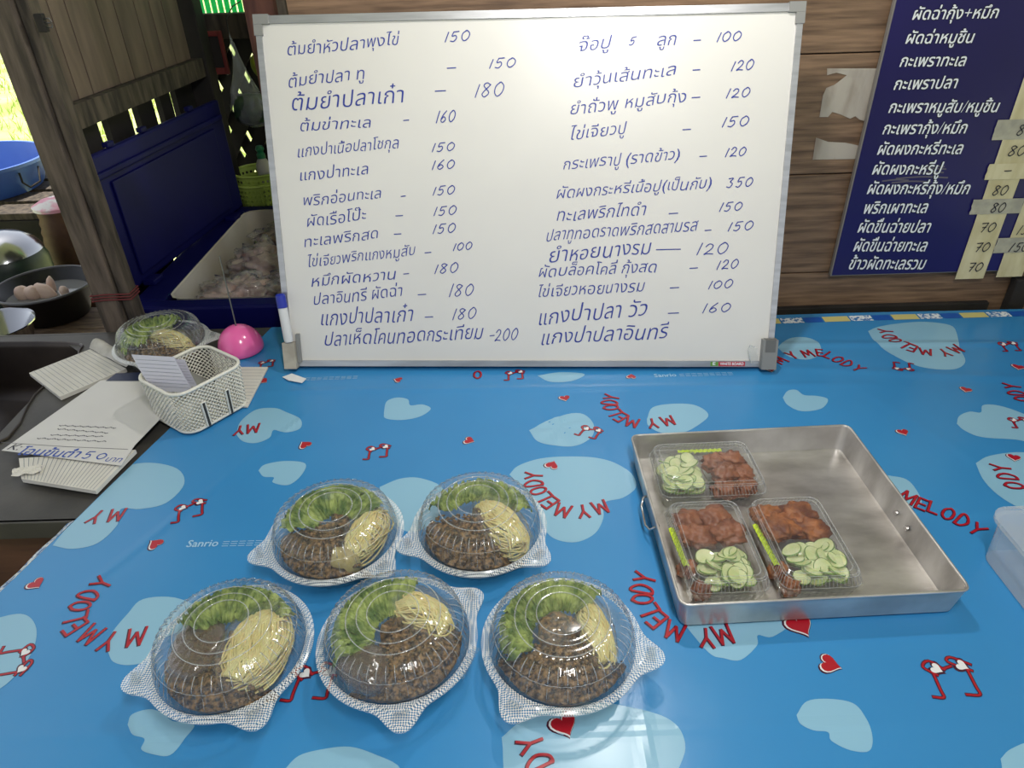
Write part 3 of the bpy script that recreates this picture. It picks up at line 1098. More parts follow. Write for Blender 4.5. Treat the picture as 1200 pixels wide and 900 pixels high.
# marker standing in the left bracket
mk = thing('marker_pen', bpt(.008, .04, .01), 'white marker pen with a blue cap in the left bracket of the whiteboard', 'pen')
a0, a1, a2 = Vector(bpt(.009, .049, .012)), Vector(bpt(.0035, .112, .012)), Vector(bpt(.0010, .138, .012))
part('barrel', MB().tube([a0, a0.lerp(a1, .1), a1], [.0075, .0085, .0085], 14), mat('white_plastic', (205, 205, 205), .35), mk, smooth='auto')
part('cap', MB().tube([a1 + (a2 - a1) * .02, a2 - (a2 - a1) * .1, a2], [.0092, .0090, .006], 14), mat('blue_cap_plastic', (28, 44, 150), .35), mk, smooth='auto')
mb = MB()
P = [pz(*p, .004) for p in ((331, 442), (342, 438), (359, 444), (354, 449), (338, 446))]
mb.prism([tuple(p) for p in P][::-1], (0, 0, .0008))
one('paper_scrap', mb, M_whitep, 'tiny white paper scrap on the cloth in front of the whiteboard', 'scrap')

# ------------------------------------------------------------------ blue menu sign
SY = 1.342
sg = thing('menu_sign', (1.0, SY, .07), 'dark blue printed menu sign with white Thai dish names mounted on the wall', 'sign')
M_navy = mat('navy_sign_print', (20, 12, 74), .3, col2=(30, 22, 92), nscale=2)
part('board', MB().bbox((.664, SY, .070), (1.62, SY + .010, .93), .001), mat('sign_edge', (120, 116, 112), .5), sg)
part('printed_face', MB().box((.6665, SY - .0012, .0725), (1.6175, SY - .0001, .9275)), M_navy, sg)
SIGN = [
    ('ผัดฉ่ากุ้ง+หมึก', (1068, 23), (1167, 21)), ('ผัดฉ่าหมูชิ้น', (1060, 51), (1138, 50)), ('กะเพราทะเล', (1053, 78), (1129, 77)), ('กะเพราปลา', (1046, 105), (1119, 103)), ('กะเพราหมูสับ/หมูชิ้น', (1040, 132), (1167, 131)),
    ('กะเพรากุ้ง/หมึก', (1033, 157), (1130, 156)), ('ผัดผงกะหรี่ทะเล', (1027, 181), (1125, 180)), ('ผัดผงกะหรี่ปู', (1021, 204), (1100, 204)), ('ผัดผงกะหรี่กุ้ง/หมึก', (1015, 227), (1133, 227)),
    ('พริกเผาทะเล', (1010, 250), (1084, 249)), ('ผัดขื่นฉ่ายปลา', (1004, 272), (1087, 272)), ('ผัดขื่นฉ่ายทะเล', (999, 294), (1083, 294)), ('ข้าวผัดทะเลรวม', (993, 315), (1081, 315)),
]
for s, a, b in SIGN:
    pa, pb = py(*a, SY), py(*b, SY)
    h = abs(py(a[0], a[1] - 11, SY)[2] - pa[2])
    A, Bq = (pa[0], pa[2]), (pb[0], pb[2])
    mb = MB()
    emit(mb, text_uv(s, A, Bq, h, shear=.10, bold=.05), lambda u, v: (u, SY - .0016, v))
    part('lettering_outline', mb, mat('black_print', (8, 6, 16), .4), sg)
    mb = MB()
    emit(mb, text_uv(s, A, Bq, h, shear=.10, bold=.012), lambda u, v: (u, SY - .0021, v))
    part('white_lettering', mb, M_whitep, sg)
# smudge of glue beneath one dish name
mb = MB()
for (x, y, l) in ((1045, 214, 45), (1050, 209, 60), (1060, 199, 48), (1034, 212, 30), (1075, 203, 30), (1080, 196, 26)):
    a, b = py(x, y, SY), py(x + l, y - 1, SY)
    emit(mb, [ribbon(smooth_line([(a[0], a[2]), ((a[0] + b[0]) / 2, a[2] + .002), (b[0], b[2])]), .0028)], lambda u, v: (u, SY - .00135, v))
part('glue_residue', mb, mat('glue_residue', (92, 86, 96), .7), sg)

M_tape = mat('masking_tape', (186, 174, 132), .7, col2=(206, 196, 158), nscale=40, stretch=(1, 1, .3), bump=.2)
M_tape2 = mat('clear_yellowed_tape', (150, 146, 132), .5, col2=(176, 170, 150), nscale=40)
tapes = []


def tape(x0, z0, x1, z1, dep, mm, lab, j=.0015):
    n = 7
    L = [(x0 + random.uniform(-j, j), z0 + (z1 - z0) * i / n) for i in range(n + 1)]
    R_ = [(x1 + random.uniform(-j, j), z0 + (z1 - z0) * i / n) for i in range(n + 1)]
    mb = MB()
    for i in range(n):
        mb.add([(L[i][0], SY - dep, L[i][1]), (R_[i][0], SY - dep, R_[i][1]), (R_[i + 1][0], SY - dep, R_[i + 1][1]), (L[i + 1][0], SY - dep, L[i + 1][1])], [(0, 1, 2, 3)])
    mb.v = [(x, y - .0003 * noise.noise(Vector((x * 80, 0, z * 80))), z) for x, y, z in mb.v]
    o = one('tape_strip', mb, mm, lab, 'tape', loc=((x0 + x1) / 2, SY - dep, z0))
    return o


t1 = tape(.925, .056, .984, .92, .0030, M_tape, 'long upright masking tape strip with handwritten prices, nearest the dish names')
t2 = tape(1.008, .058, 1.062, .60, .0030, M_tape, 'second upright masking tape strip, at the right edge of the sign')
for k, (x, y, wd, hh, mm, lab) in enumerate((
        (1164, 152, .16, .036, M_tape2, 'cross piece of tape beneath the uppermost handwritten eighty'), (1155, 201, .17, .030, M_tape, 'cross piece of masking tape bearing a single dash'),
        (1137, 242, .10, .030, M_tape2, 'short translucent tape piece across the lower handwritten eighty'), (1165, 287, .06, .032, M_tape2, 'clear tape piece joining both upright strips near 150'))):
    p = py(x, y, SY)
    tape(p[0], p[2] - hh / 2, p[0] + wd, p[2] + hh / 2, .0036 + .0003 * k, mm, lab, .001)
INKB = mat('black_marker_ink', (22, 20, 40), .5)
for s, x, y, wpx in (('80', 1188, 158, 20), ('80', 1178, 182, 21), ('-', 1174, 203, 9), ('80', 1160, 228, 18), ('80', 1158, 248, 17), ('70', 1145, 271, 19), ('70', 1139, 294, 18), ('70', 1131, 317, 18), ('13', 1188, 274, 12), ('150', 1178, 294, 24)):
    p = py(x, y, SY)
    p2 = py(x + wpx, y, SY)
    L = p2[0] - p[0]
    cs = []
    for i, c_ in enumerate(s):
        cs += glyph_strokes(c_, np.array([p[0] + L * i / len(s), p[2]]), np.array([1., 0]), np.array([.12, 1]), L / len(s) * .82, .0185 if s != '-' else .012, .0020)
    mb = MB()
    emit_each(mb, cs, lambda u, v: (u, SY - .0052, v))
    part('handwritten_price', mb, INKB, t1 if x < 1178 or s == '80' else t2)
#@@PART2
# ------------------------------------------------------------------ round clamshell boxes with noodle salad
M_clam = clear('clamshell_plastic', (.96, .965, .965), refl=1.1, milky=.035, rough=.09)
M_ridge = clear('ridge_plastic_painted_glint', (.93, .94, .95), refl=2.2, milky=.22, rough=.12)  # milky white puts the highlights of the moulded ridges into their colour
M_knurl = clear('knurled_plastic', (.92, .93, .94), refl=.8, milky=.1, rough=.15, knurl=.8, kscale=560)
M_film = clear('bag_film', (.97, .97, .965), refl=.8, milky=.035, rough=.12, bump=.9, bscale=55)
M_noodle = mat('rice_noodle', (222, 200, 126), .45, col2=(240, 224, 162), nscale=60, sss=.2)
M_lettuce = mat('lettuce', (78, 116, 34), .5, col2=(186, 204, 110), nscale=70, detail=3, trans=.25, lo=.38, hi=.66)
M_curry = mat('minced_curry', (44, 30, 18), .36, col2=(142, 110, 70), nscale=190, bump=1.0, bscale=260, detail=4, lo=.40, hi=.66)
M_crumb = mat('meat_crumb', (96, 68, 40), .4, col2=(150, 116, 74), nscale=60)
M_sauce = clear('brown_sauce', (.60, .50, .42), refl=1, milky=.30, rough=.15, bump=.6, bscale=40)
for _n in M_sauce.node_tree.nodes:
    if _n.type == 'BSDF_DIFFUSE':
        _n.inputs[0].default_value = srgb(132, 104, 82)


def flange_r(t, tabs, R=.0880):
    r = R
    for a in tabs:
        d = (t - a + PI) % (2 * PI) - PI
        r += .0225 * math.exp(-(abs(d) / .20) ** 2.2)
    return r


def clamshell(name, loc, tabs, label, z0=.0045):
    th = thing(name, (loc[0], loc[1], z0), label, 'food box', 'round takeaway boxes of noodle salad')
    # base
    def rb(t, i, r):
        return (r * (1 + (.010 * math.cos(t * 40) if 1 <= i <= 3 else 0)), 0)
    mb = MB().lathe([(.001, .0015), (.058, .0015), (.062, .0), (.066, .003), (.078, .030), (.080, .034)], 160, rf=rb)
    part('base', mb, M_clam, th, smooth=True, local=True)
    # flange with two tabs
    mb = MB()
    n = 200
    rows = [(0, .034), (.35, .0362), (.6, .0345), (1, .0335), (1.0, .0315)]
    vs = []
    for f, z in rows:
        for j in range(n):
            t = 2 * PI * j / n
            r = .0795 + (flange_r(t, tabs) - .0795) * f
            vs.append((r * math.cos(t), r * math.sin(t), z))
    mb.add(vs, [(i * n + j, i * n + (j + 1) % n, (i + 1) * n + (j + 1) % n, (i + 1) * n + j) for i in range(len(rows) - 1) for j in range(n)])
    part('rim_flange', mb, M_knurl, th, smooth='auto', local=True)
    for a in tabs:
        M = Matrix.Rotation(a, 4, 'Z')
        mb = MB().bbox((.0905, -.0085, .036), (.1005, .0085, .0395), .0012, M)
        mb.bbox((.093, -.0055, .0395), (.098, .0055, .0415), .001, M)
        part('snap_tab', mb, M_clam, th, local=True)
    # hinge
    ah = (sum(tabs) / len(tabs)) + PI
    M = Matrix.Rotation(ah, 4, 'Z')
    mb = MB()
    for k in range(9):
        mb.bbox((.083, -.020 + k * .0045, .035), (.091, -.0175 + k * .0045, .038), .0007, M)
    part('hinge', mb, M_clam, th, local=True)
    # lid
    NF = 46
    prof = [(.0798, .0365), (.0785, .0405), (.0770, .044), (.0745, .0535), (.0715, .0620), (.0680, .0665), (.0600, .0705), (.0520, .0728), (.0500, .0722), (.0490, .0738), (.0400, .0754), (.0385, .0748), (.0372, .0766), (.0285, .0778), (.0270, .0772), (.0258, .0788), (.0120, .0796), (.0005, .0797)]

    def rl(t, i, r):
        if 2 <= i <= 6:
            k = math.cos(t * NF)
            k = max(-.35, min(.35, k)) / .35
            return (r + (.0014 if i < 6 else .0008) * k, -.0006 * k if i > 3 else 0)
        return (r, 0)
    mb = MB().lathe(prof, NF * 8, rf=rl)
    part('lid', mb, M_clam, th, smooth='auto', local=True)
    mb = MB()
    for r_, z in ((.0505, .0730), (.0390, .0757), (.0275, .0782)):
        mb.tube([(r_ * math.cos(2 * PI * i / 90), r_ * math.sin(2 * PI * i / 90), z) for i in range(90)], .00060, 5, closed=True)
    for k in range(NF):
        t = 2 * PI * (k + .5) / NF
        mb.tube([(r_ * math.cos(t), r_ * math.sin(t), z) for r_, z in ((.0735, .0600), (.0712, .0645), (.0672, .0680), (.0612, .0707))], .00055, 4)
        if k % 2 == 0:
            mb.tube([(r_ * math.cos(t), r_ * math.sin(t), z) for r_, z in ((.0790, .0400), (.0778, .0450), (.0750, .0545))], .00030, 4)
    mb.tube([(.0741 * math.cos(2 * PI * i / 140), .0741 * math.sin(2 * PI * i / 140), .0585 + .0006 * math.sin(i * 2)) for i in range(140)], .00035, 4, closed=True)
    part('ridges_painted_glint', mb, M_ridge, th, smooth=True, local=True, kind='stuff')  # ribs and rings of the lid, whitened to stand for glints
    return th


def dome_cap(x, y):
    """free height under the lid at distance from the centre"""
    r = math.hypot(x, y)
    return min(.070, .076 - max(0, r - .030) * .35, .062 - (r - .066) * 3.0 if r > .060 else 1)


def curry(loc, a0, a1, rin, seed, name='minced_curry', label='', hmax=.040, z0=.0065):
    """a heap filling the sector a0..a1 (degrees)"""
    rnd = random.Random(seed)
    mb = MB()
    A0, A1 = math.radians(a0), math.radians(a1)

    def fn(u, v):
        # u across the sector, v bottom rim outside -> over the top -> inner edge
        t = A0 + (A1 - A0) * u
        edge = min(1, min(u, 1 - u) * 6)
        if v < .35:
            q = v / .35
            r = .058 + .013 * q
            z = q * (.024 * edge)
        else:
            q = (v - .35) / .65
            r = .071 + (rin - .071) * q
            z = .024 * edge + (hmax - .024) * math.sin(q * PI * .62) * edge
        x, y = r * math.cos(t), r * math.sin(t)
        nn = noise.noise(Vector((x * 130, y * 130, seed * 3 + z * 60)))
        n2 = noise.noise(Vector((x * 330, y * 330, seed)))
        z += (.0034 * nn + .0030 * n2) * (1 if v > .2 else 0)
        z = max(0, z)
        return (loc[0] + x * (1 + .03 * nn), loc[1] + y * (1 + .03 * nn), z0 + z)
    mb.grid(fn, 90, 46)
    for k in range(230):
        t = A0 + (A1 - A0) * rnd.uniform(.06, .94)
        q = rnd.uniform(0, .8)
        r = .069 + (rin - .069) * q
        z = .024 + (hmax - .024) * math.sin(q * PI * .62)
        s = rnd.uniform(.0013, .0036)
        mb.blob((loc[0] + r * math.cos(t), loc[1] + r * math.sin(t), z0 + z + s * .2), (s, s * rnd.uniform(.6, 1), s * .7), .35, 10, 1, k)
    return one(name, mb, M_curry, label, 'food', 'heaps of minced curry', loc=(loc[0], loc[1], z0), smooth=True, kind='stuff')


def sector_bag(loc, pts, z0, z1, mb_out, seed=0):
    """closed pillow over outline pts (absolute x, y)"""
    P = [np.array(p, float) for p in pts]
    L = smooth_line(P + [P[0]], 8)[:-1]
    c = sum(L) / len(L)
    n = len(L)
    rings = []
    for f, z in ((.25, z0 + .002), (.75, z0 + .001), (.97, z0 + (z1 - z0) * .3), (1, z0 + (z1 - z0) * .5), (.93, z0 + (z1 - z0) * .74), (.75, z0 + (z1 - z0) * .92), (.4, z1), (.02, z1)):
        rr = []
        for j, p in enumerate(L):
            q = c + (p - c) * f
            nn = noise.noise(Vector((q[0] * 90, q[1] * 90, seed + f * 3)))
            n2 = noise.noise(Vector((q[0] * 220, q[1] * 220, seed + f * 5)))
            rr.append((q[0] + .0018 * n2, q[1] + .0018 * nn, z + .0030 * nn * (z - z0) / max(z1 - z0, .001)))
        rings.append(rr)
    mb_out.add([p for r_ in rings for p in r_], [(i * n + j, i * n + (j + 1) % n, (i + 1) * n + (j + 1) % n, (i + 1) * n + j) for i in range(len(rings) - 1) for j in range(n)])


def noodles(loc, off, la, lb, rot, ztop, seed, label, n=95, z0=.012):
    """bag of rice noodles: half axes la (long), lb, turned by rot (degrees), centre loc + off"""
    rnd = random.Random(seed)
    c = (loc[0] + off[0], loc[1] + off[1])
    th = thing('noodle_bag', (c[0], c[1], z0), label, 'food', 'bags of rice noodles')
    R0 = math.radians(rot)
    mb = MB()

    def cap(x, y):
        q = (x * math.cos(-R0) - y * math.sin(-R0), x * math.sin(-R0) + y * math.cos(-R0))
        e = (q[0] / la) ** 2 + (q[1] / lb) ** 2
        h = z0 + (ztop - z0) * math.sqrt(max(.05, 1 - e * .72))
        return min(h, dome_cap(x + off[0], y + off[1]) - .001)
    for k in range(n):
        f = rnd.uniform(.25, .92)
        a_, b_ = la * f, lb * min(.95, f + rnd.uniform(-.15, .15))
        cx, cy = rnd.uniform(-.25, .25) * la * (1 - f), rnd.uniform(-.25, .25) * lb * (1 - f)
        t0, dt = rnd.uniform(0, 6.28), rnd.uniform(2.2, 4.4)
        rr = R0 + rnd.gauss(0, .10)
        lay = rnd.random() ** .45
        path = []
        for i in range(15):
            t = t0 + dt * i / 14
            x, y = a_ * math.cos(t) + cx, b_ * math.sin(t) + cy
            x, y = x * math.cos(rr) - y * math.sin(rr), x * math.sin(rr) + y * math.cos(rr)
            z = z0 + .002 + (cap(x, y) - z0 - .004) * (lay * .9 + .06 * math.sin(t * 2 + k))
            path.append((c[0] + x, c[1] + y, z))
        mb.tube(path, .00120, 5, caps=False)
    for k in range(n // 2):   # strands crossing the bundle
        t0 = rnd.uniform(-.6, .6)
        y0 = rnd.uniform(-.8, .8)
        path = []
        for i in range(10):
            u = -1 + 2 * i / 9
            x, y = la * u * .80, lb * (y0 * .6 + .35 * math.sin(u * 2.2 + t0 * 3))
            if (x / la) ** 2 + (y / lb) ** 2 > .84:
                continue
            x, y = x * math.cos(R0) - y * math.sin(R0), x * math.sin(R0) + y * math.cos(R0)
            path.append((c[0] + x, c[1] + y, cap(x, y) - .003 - .0015 * math.sin(i * 1.1 + k)))
        if len(path) > 3:
            mb.tube(path, .00120, 5, caps=False)
    part('noodles', mb, M_noodle, th, smooth=True, kind='stuff')
    mb = MB()
    pts = []
    for i in range(14):
        t = 2 * PI * i / 14
        x, y = la * 1.05 * math.cos(t), lb * 1.08 * math.sin(t)
        pts.append((c[0] + x * math.cos(R0) - y * math.sin(R0), c[1] + x * math.sin(R0) + y * math.cos(R0)))
    sector_bag(c, pts, z0, min(ztop + .001, .071), mb, seed)
    part('bag_film', mb, M_film, th, smooth=True)
    return th


def lettuce(loc, a0, a1, seed, label, r0=.030, r1=.069, zt=.060, n=7, z0=.030):
    rnd = random.Random(seed)
    mb = MB()
    for k in range(n):
        a = math.radians(a0 + (a1 - a0) * (k + .5) / n + rnd.uniform(-6, 6))
        ln = (r1 - r0) * rnd.uniform(.85, 1.05)
        wd = .030 * rnd.uniform(.8, 1.25)
        ph = rnd.uniform(0, 6)
        zz = zt * rnd.uniform(.90, 1.0)

        def fn(u, v):
            s, t = v, 2 * u - 1
            r = r0 + ln * s + .0022 * math.sin(t * 16 + ph) * s
            wv = wd * (.35 + .65 * math.sin(min(1, s * 1.1) * PI * .55)) * t
            r += .0035 * noise.noise(Vector((t * 6, s * 5, seed + k)))
            x = r * math.cos(a) - wv * math.sin(a)
            y = r * math.sin(a) + wv * math.cos(a)
            ru = (.25 + s ** 1.3 + .5 * abs(t)) * (.0034 * math.sin(t * 19 + ph + 9 * s) + .0030 * math.sin(t * 37 + 23 * s + ph * 2))
            z = z0 + (zz - z0) * (.55 + .45 * math.sin(s * 2.2)) + ru + .005 * noise.noise(Vector((x * 190, y * 190, seed))) + .003 * noise.noise(Vector((x * 420, y * 420, seed)))
            z -= .012 * max(0, s - .75) * 4 * .5
            rr = math.hypot(x, y)
            if rr > .0725:
                x, y = x * .0725 / rr, y * .0725 / rr
            z = min(z, dome_cap(x, y) + .0005)
            return (loc[0] + x, loc[1] + y, z)
        mb.grid(fn, 46, 14)
    return one('lettuce_bunch', mb, M_lettuce, label, 'lettuce', 'bunches of frilly lettuce', loc=(loc[0], loc[1], z0), smooth=True)


def small_bag(loc, pts, z0, z1, m, label, seed, nm='sauce_bag'):
    P = [(loc[0] + x, loc[1] + y) for x, y in pts]
    th = thing(nm, (P[0][0], P[0][1], z0), label, 'food')
    mb = MB()
    c = np.mean(P, axis=0)
    sector_bag(c, [tuple(c + (np.array(p) - c) * .93) for p in P], z0 + .001, z1 - .0012, mb, seed + 5)
    part('contents', mb, m, th, smooth=True)
    mb = MB()
    sector_bag(c, P, z0, z1, mb, seed)
    part('bag_film', mb, M_film, th, smooth=True)
    return th


Dg = math.radians
BOX = {
    'A': ((-.3145, .500), (Dg(203), Dg(301)), 'round clear box at the left end of the front row, full of loose noodles'),
    'B': ((-.134, .506), (Dg(279), Dg(34)), 'round clear box in the middle of the front row, tab pointing to the viewer'),
    'C': ((.046, .497), (Dg(346), Dg(236)), 'round clear box at the right end of the front row, nearest the metal tray'),
    'D': ((-.234, .672), (Dg(202), Dg(318)), 'round clear box at the left of the second row with lots of lettuce'),
    'E': ((-.048, .678), (Dg(322), Dg(200)), 'round clear box at the right of the second row, noodles lying diagonally'),
    'F': ((-.673, 1.205), (Dg(8), Dg(278)), 'round clear box standing alone on the counter behind the white basket'),
}
for k, (c, tabs, lab) in BOX.items():
    clamshell('round_clamshell_box', c, tabs, lab)
c = BOX['A'][0]
curry(c, 138, 325, -.022, 1, label='dark brown minced curry in the box at the front row\'s left end', hmax=.036)
noodles(c, (.026, .000), .055, .035, 74, .064, 11, 'large loose bag of pale yellow noodles in the front row\'s leftmost box', n=150)
lettuce(c, 85, 150, 21, 'two curly lettuce tufts in the front row\'s leftmost box', n=4, zt=.064)
lettuce(c, 38, 78, 22, 'strip of lettuce behind the noodles in the front row\'s leftmost box', n=3, r0=.045)
small_bag(c, [(-.066, .012), (-.050, .040), (-.018, .034), (-.006, -.005), (-.026, -.040), (-.058, -.030)], .034, .052, M_sauce, 'clear bag of brown sauce beside the noodles in the front row\'s leftmost box', 3)
c = BOX['B'][0]
curry(c, 222, 392, -.018, 2, label='dark minced curry with pale nuts in the middle box of the front row', hmax=.046)
noodles(c, (.024, .026), .046, .028, -38, .066, 12, 'twisted bag of noodles at the back of the front row\'s middle box')
lettuce(c, 95, 200, 23, 'bright frilly lettuce along the left side of the front row\'s middle box', n=8, zt=.066, r0=.024)
small_bag(c, [(-.068, -.006), (-.040, .000), (-.008, -.022), (-.004, -.062), (-.026, -.070), (-.056, -.048)], .030, .056, M_sauce, 'bag of orange brown sauce at the front of the middle front box', 4)
c = BOX['C'][0]
curry(c, 178, 352, -.024, 3, label='dark brown minced curry in the front row box nearest the tray', hmax=.044)
noodles(c, (.037, .008), .050, .020, 98, .060, 13, 'narrow bag of noodles along the right side of the box nearest the tray')
lettuce(c, 70, 190, 25, 'green frilly lettuce around the back of the box nearest the tray', n=8, zt=.062, r0=.032)
small_bag(c, [(-.025, .020), (.0, .030), (.012, .010), (.0, -.015), (-.025, -.010)], .040, .058, M_curry, 'little dark curry bag at the middle of the box nearest the tray', 5)
c = BOX['D'][0]
curry(c, 150, 318, -.020, 4, label='reddish brown minced curry in the left box of the second row', hmax=.046)
noodles(c, (.040, -.002), .053, .025, 72, .060, 14, 'upright bag of noodles at the right side of the second row\'s left box')
lettuce(c, 50, 160, 27, 'thick crown of frilly lettuce at the back of the second row\'s left box', n=9, zt=.069, r0=.020)
small_bag(c, [(.002, -.058), (.028, -.062), (.040, -.045), (.022, -.028), (.0, -.034)], .010, .050, mat('pale_sprouts', (168, 150, 92), .4, col2=(196, 180, 120), nscale=60), 'small bag of pale bean sprouts at the front of the second row\'s left box', 6, 'sprout_bag')
c = BOX['E'][0]
curry(c, 145, 325, -.020, 5, label='dark brown minced curry in the right box of the second row', hmax=.045)
noodles(c, (.027, -.004), .057, .030, -60, .062, 15, 'bag of noodles lying diagonally in the second row\'s right box')
lettuce(c, 35, 140, 29, 'thin fringe of lettuce at the back of the second row\'s right box', n=7, zt=.058, r0=.040)
c = BOX['F'][0]
curry(c, 175, 360, -.02, 6, label='brown curry glimpsed through the box behind the white basket', hmax=.036)
noodles(c, (.020, -.004), .054, .022, -24, .064, 16, 'bag of noodles across the box behind the white basket')
lettuce(c, 100, 215, 31, 'curly lettuce in the box behind the white basket', n=8, zt=.064, r0=.026)

# ------------------------------------------------------------------ metal tray
M_tray = mat('scratched_aluminium', (214, 211, 208), .36, .75, col2=(172, 168, 165), nscale=11, stretch=(1, 2.2, 1), bump=.12, bscale=90, detail=8)
TC = [(.178, .850), (.506, .860), (.512, .540), (.184, .532)]
TC = [(.1785, .850), (.506, .860), (.513, .544), (.1845, .535)]
cx, cy = np.mean(TC, axis=0)
tr_ = thing('metal_tray', (cx, cy, .0035), 'shallow square aluminium tray holding three boxes on the blue cloth', 'tray')


def rloop(sc, z, rad=.012, k=5):
    out = []
    P = [np.array((cx, cy)) + (np.array(p) - (cx, cy)) * sc for p in TC]
    for i, p in enumerate(P):
        a, b = P[i - 1], P[(i + 1) % 4]
        ua, ub = (a - p) / np.linalg.norm(a - p), (b - p) / np.linalg.norm(b - p)
        for j in range(k + 1):
            t = j / k
            q = (p + ua * rad) * (1 - t) ** 2 + p * 2 * t * (1 - t) + (p + ub * rad) * t * t
            out.append((q[0], q[1], z))
    return out


rings = [rloop(.945, .0030), rloop(.962, .0036), rloop(.968, .0060), rloop(1.0, .0440), rloop(1.012, .0448), rloop(1.011, .0420), rloop(.985, .0050), rloop(.965, .0030), rloop(.945, .0020)]
rings[0] = rloop(.945, .0052)
rings[1] = rloop(.960, .0055)
n = len(rings[0])
fs = [(i * n + j, i * n + (j + 1) % n, (i + 1) * n + (j + 1) % n, (i + 1) * n + j) for i in range(len(rings) - 1) for j in range(n)]
fs += [tuple(range(n)), tuple(range(len(rings) * n - 1, (len(rings) - 1) * n - 1, -1))]
part('pan', MB().add([p for r_ in rings for p in r_], fs), M_tray, tr_, smooth='auto')
part('rolled_rim', MB().tube(rloop(1.010, .0445), .0019, 8, closed=True), M_tray, tr_, smooth=True)
M_wire = mat('bright_wire', (190, 190, 190), .25, 1)
part('handle', MB().tube([(.1835, .735, .030), (.176, .733, .027), (.172, .722, .021), (.172, .690, .017), (.176, .678, .020), (.1865, .676, .030)], .0018, 8), M_wire, tr_, smooth=True)
for y in (.663, .692):
    part('rivet', MB().tube([(.5035, y, .024), (.5065, y, .024)], .0036, 10), M_wire, tr_)
part('handle', MB().tube([(.511, .700, .030), (.521, .700, .027), (.524, .690, .020), (.524, .665, .018), (.520, .654, .023), (.5125, .653, .030)], .0018, 8), M_wire, tr_, smooth=True)

# ------------------------------------------------------------------ rectangular clamshells with fried chicken and cucumber
M_fried = mat('fried_batter', (104, 52, 22), .5, col2=(172, 104, 50), nscale=55, bump=1.0, bscale=160, detail=8, lo=.35, hi=.7)
M_fried2 = mat('smooth_fried_skin', (104, 54, 34), .45, col2=(152, 92, 60), nscale=30, bump=.6, bscale=90, detail=6)
M_cuc = mat('cucumber_flesh', (200, 212, 146), .35, col2=(226, 230, 184), nscale=60, sss=.2)
M_cucskin = mat('cucumber_skin', (112, 150, 62), .4)
M_lime = mat('lime_band', (190, 214, 40), .4)
M_sheet2 = clear('rect_box_plastic', (.96, .965, .965), refl=.95, milky=.03, rough=.08)


def rrect(L, W, rad, z, n=200, rib=0.0, nr=0):
    """rounded rectangle loop, evenly spaced"""
    pts = []
    a, b = L / 2 - rad, W / 2 - rad
    segs = [((a, -W / 2), (1, 0), 0), ]
    per = 4 * a + 4 * b + 2 * PI * rad
    for i in range(n):
        s = per * i / n
        if s < 2 * a:
            p, nn = (-a + s, -W / 2), (0, -1)
        elif s < 2 * a + PI * rad / 2:
            t = (s - 2 * a) / rad - PI / 2
            p, nn = (a + rad * math.cos(t), -b + rad * math.sin(t)), (math.cos(t), math.sin(t))
        elif s < 2 * a + PI * rad / 2 + 2 * b:
            q = s - 2 * a - PI * rad / 2
            p, nn = (L / 2, -b + q), (1, 0)
        elif s < 2 * a + PI * rad + 2 * b:
            t = (s - 2 * a - PI * rad / 2 - 2 * b) / rad
            p, nn = (a + rad * math.cos(t), b + rad * math.sin(t)), (math.cos(t), math.sin(t))
        elif s < 4 * a + PI * rad + 2 * b:
            q = s - 2 * a - PI * rad - 2 * b
            p, nn = (a - q, W / 2), (0, 1)
        elif s < 4 * a + 1.5 * PI * rad + 2 * b:
            t = (s - 4 * a - PI * rad - 2 * b) / rad + PI / 2
            p, nn = (-a + rad * math.cos(t), b + rad * math.sin(t)), (math.cos(t), math.sin(t))
        elif s < 4 * a + 1.5 * PI * rad + 4 * b:
            q = s - 4 * a - 1.5 * PI * rad - 2 * b
            p, nn = (-L / 2, b - q), (-1, 0)
        else:
            t = (s - 4 * a - 1.5 * PI * rad - 4 * b) / rad + PI
            p, nn = (-a + rad * math.cos(t), -b + rad * math.sin(t)), (math.cos(t), math.sin(t))
        r = rib * (1 if (i // 2) % 2 == 0 else -1) if rib else 0
        pts.append((p[0] + nn[0] * r, p[1] + nn[1] * r, z))
    return pts


def loft(loops, cap0=False, cap1=False):
    n = len(loops[0])
    fs = [(i * n + j, i * n + (j + 1) % n, (i + 1) * n + (j + 1) % n, (i + 1) * n + j) for i in range(len(loops) - 1) for j in range(n)]
    if cap0:
        fs.append(tuple(range(n - 1, -1, -1)))
    if cap1:
        fs.append(tuple(range((len(loops) - 1) * n, len(loops) * n)))
    return MB().add([p for l in loops for p in l], fs)


TF = .0062    # tray floor height


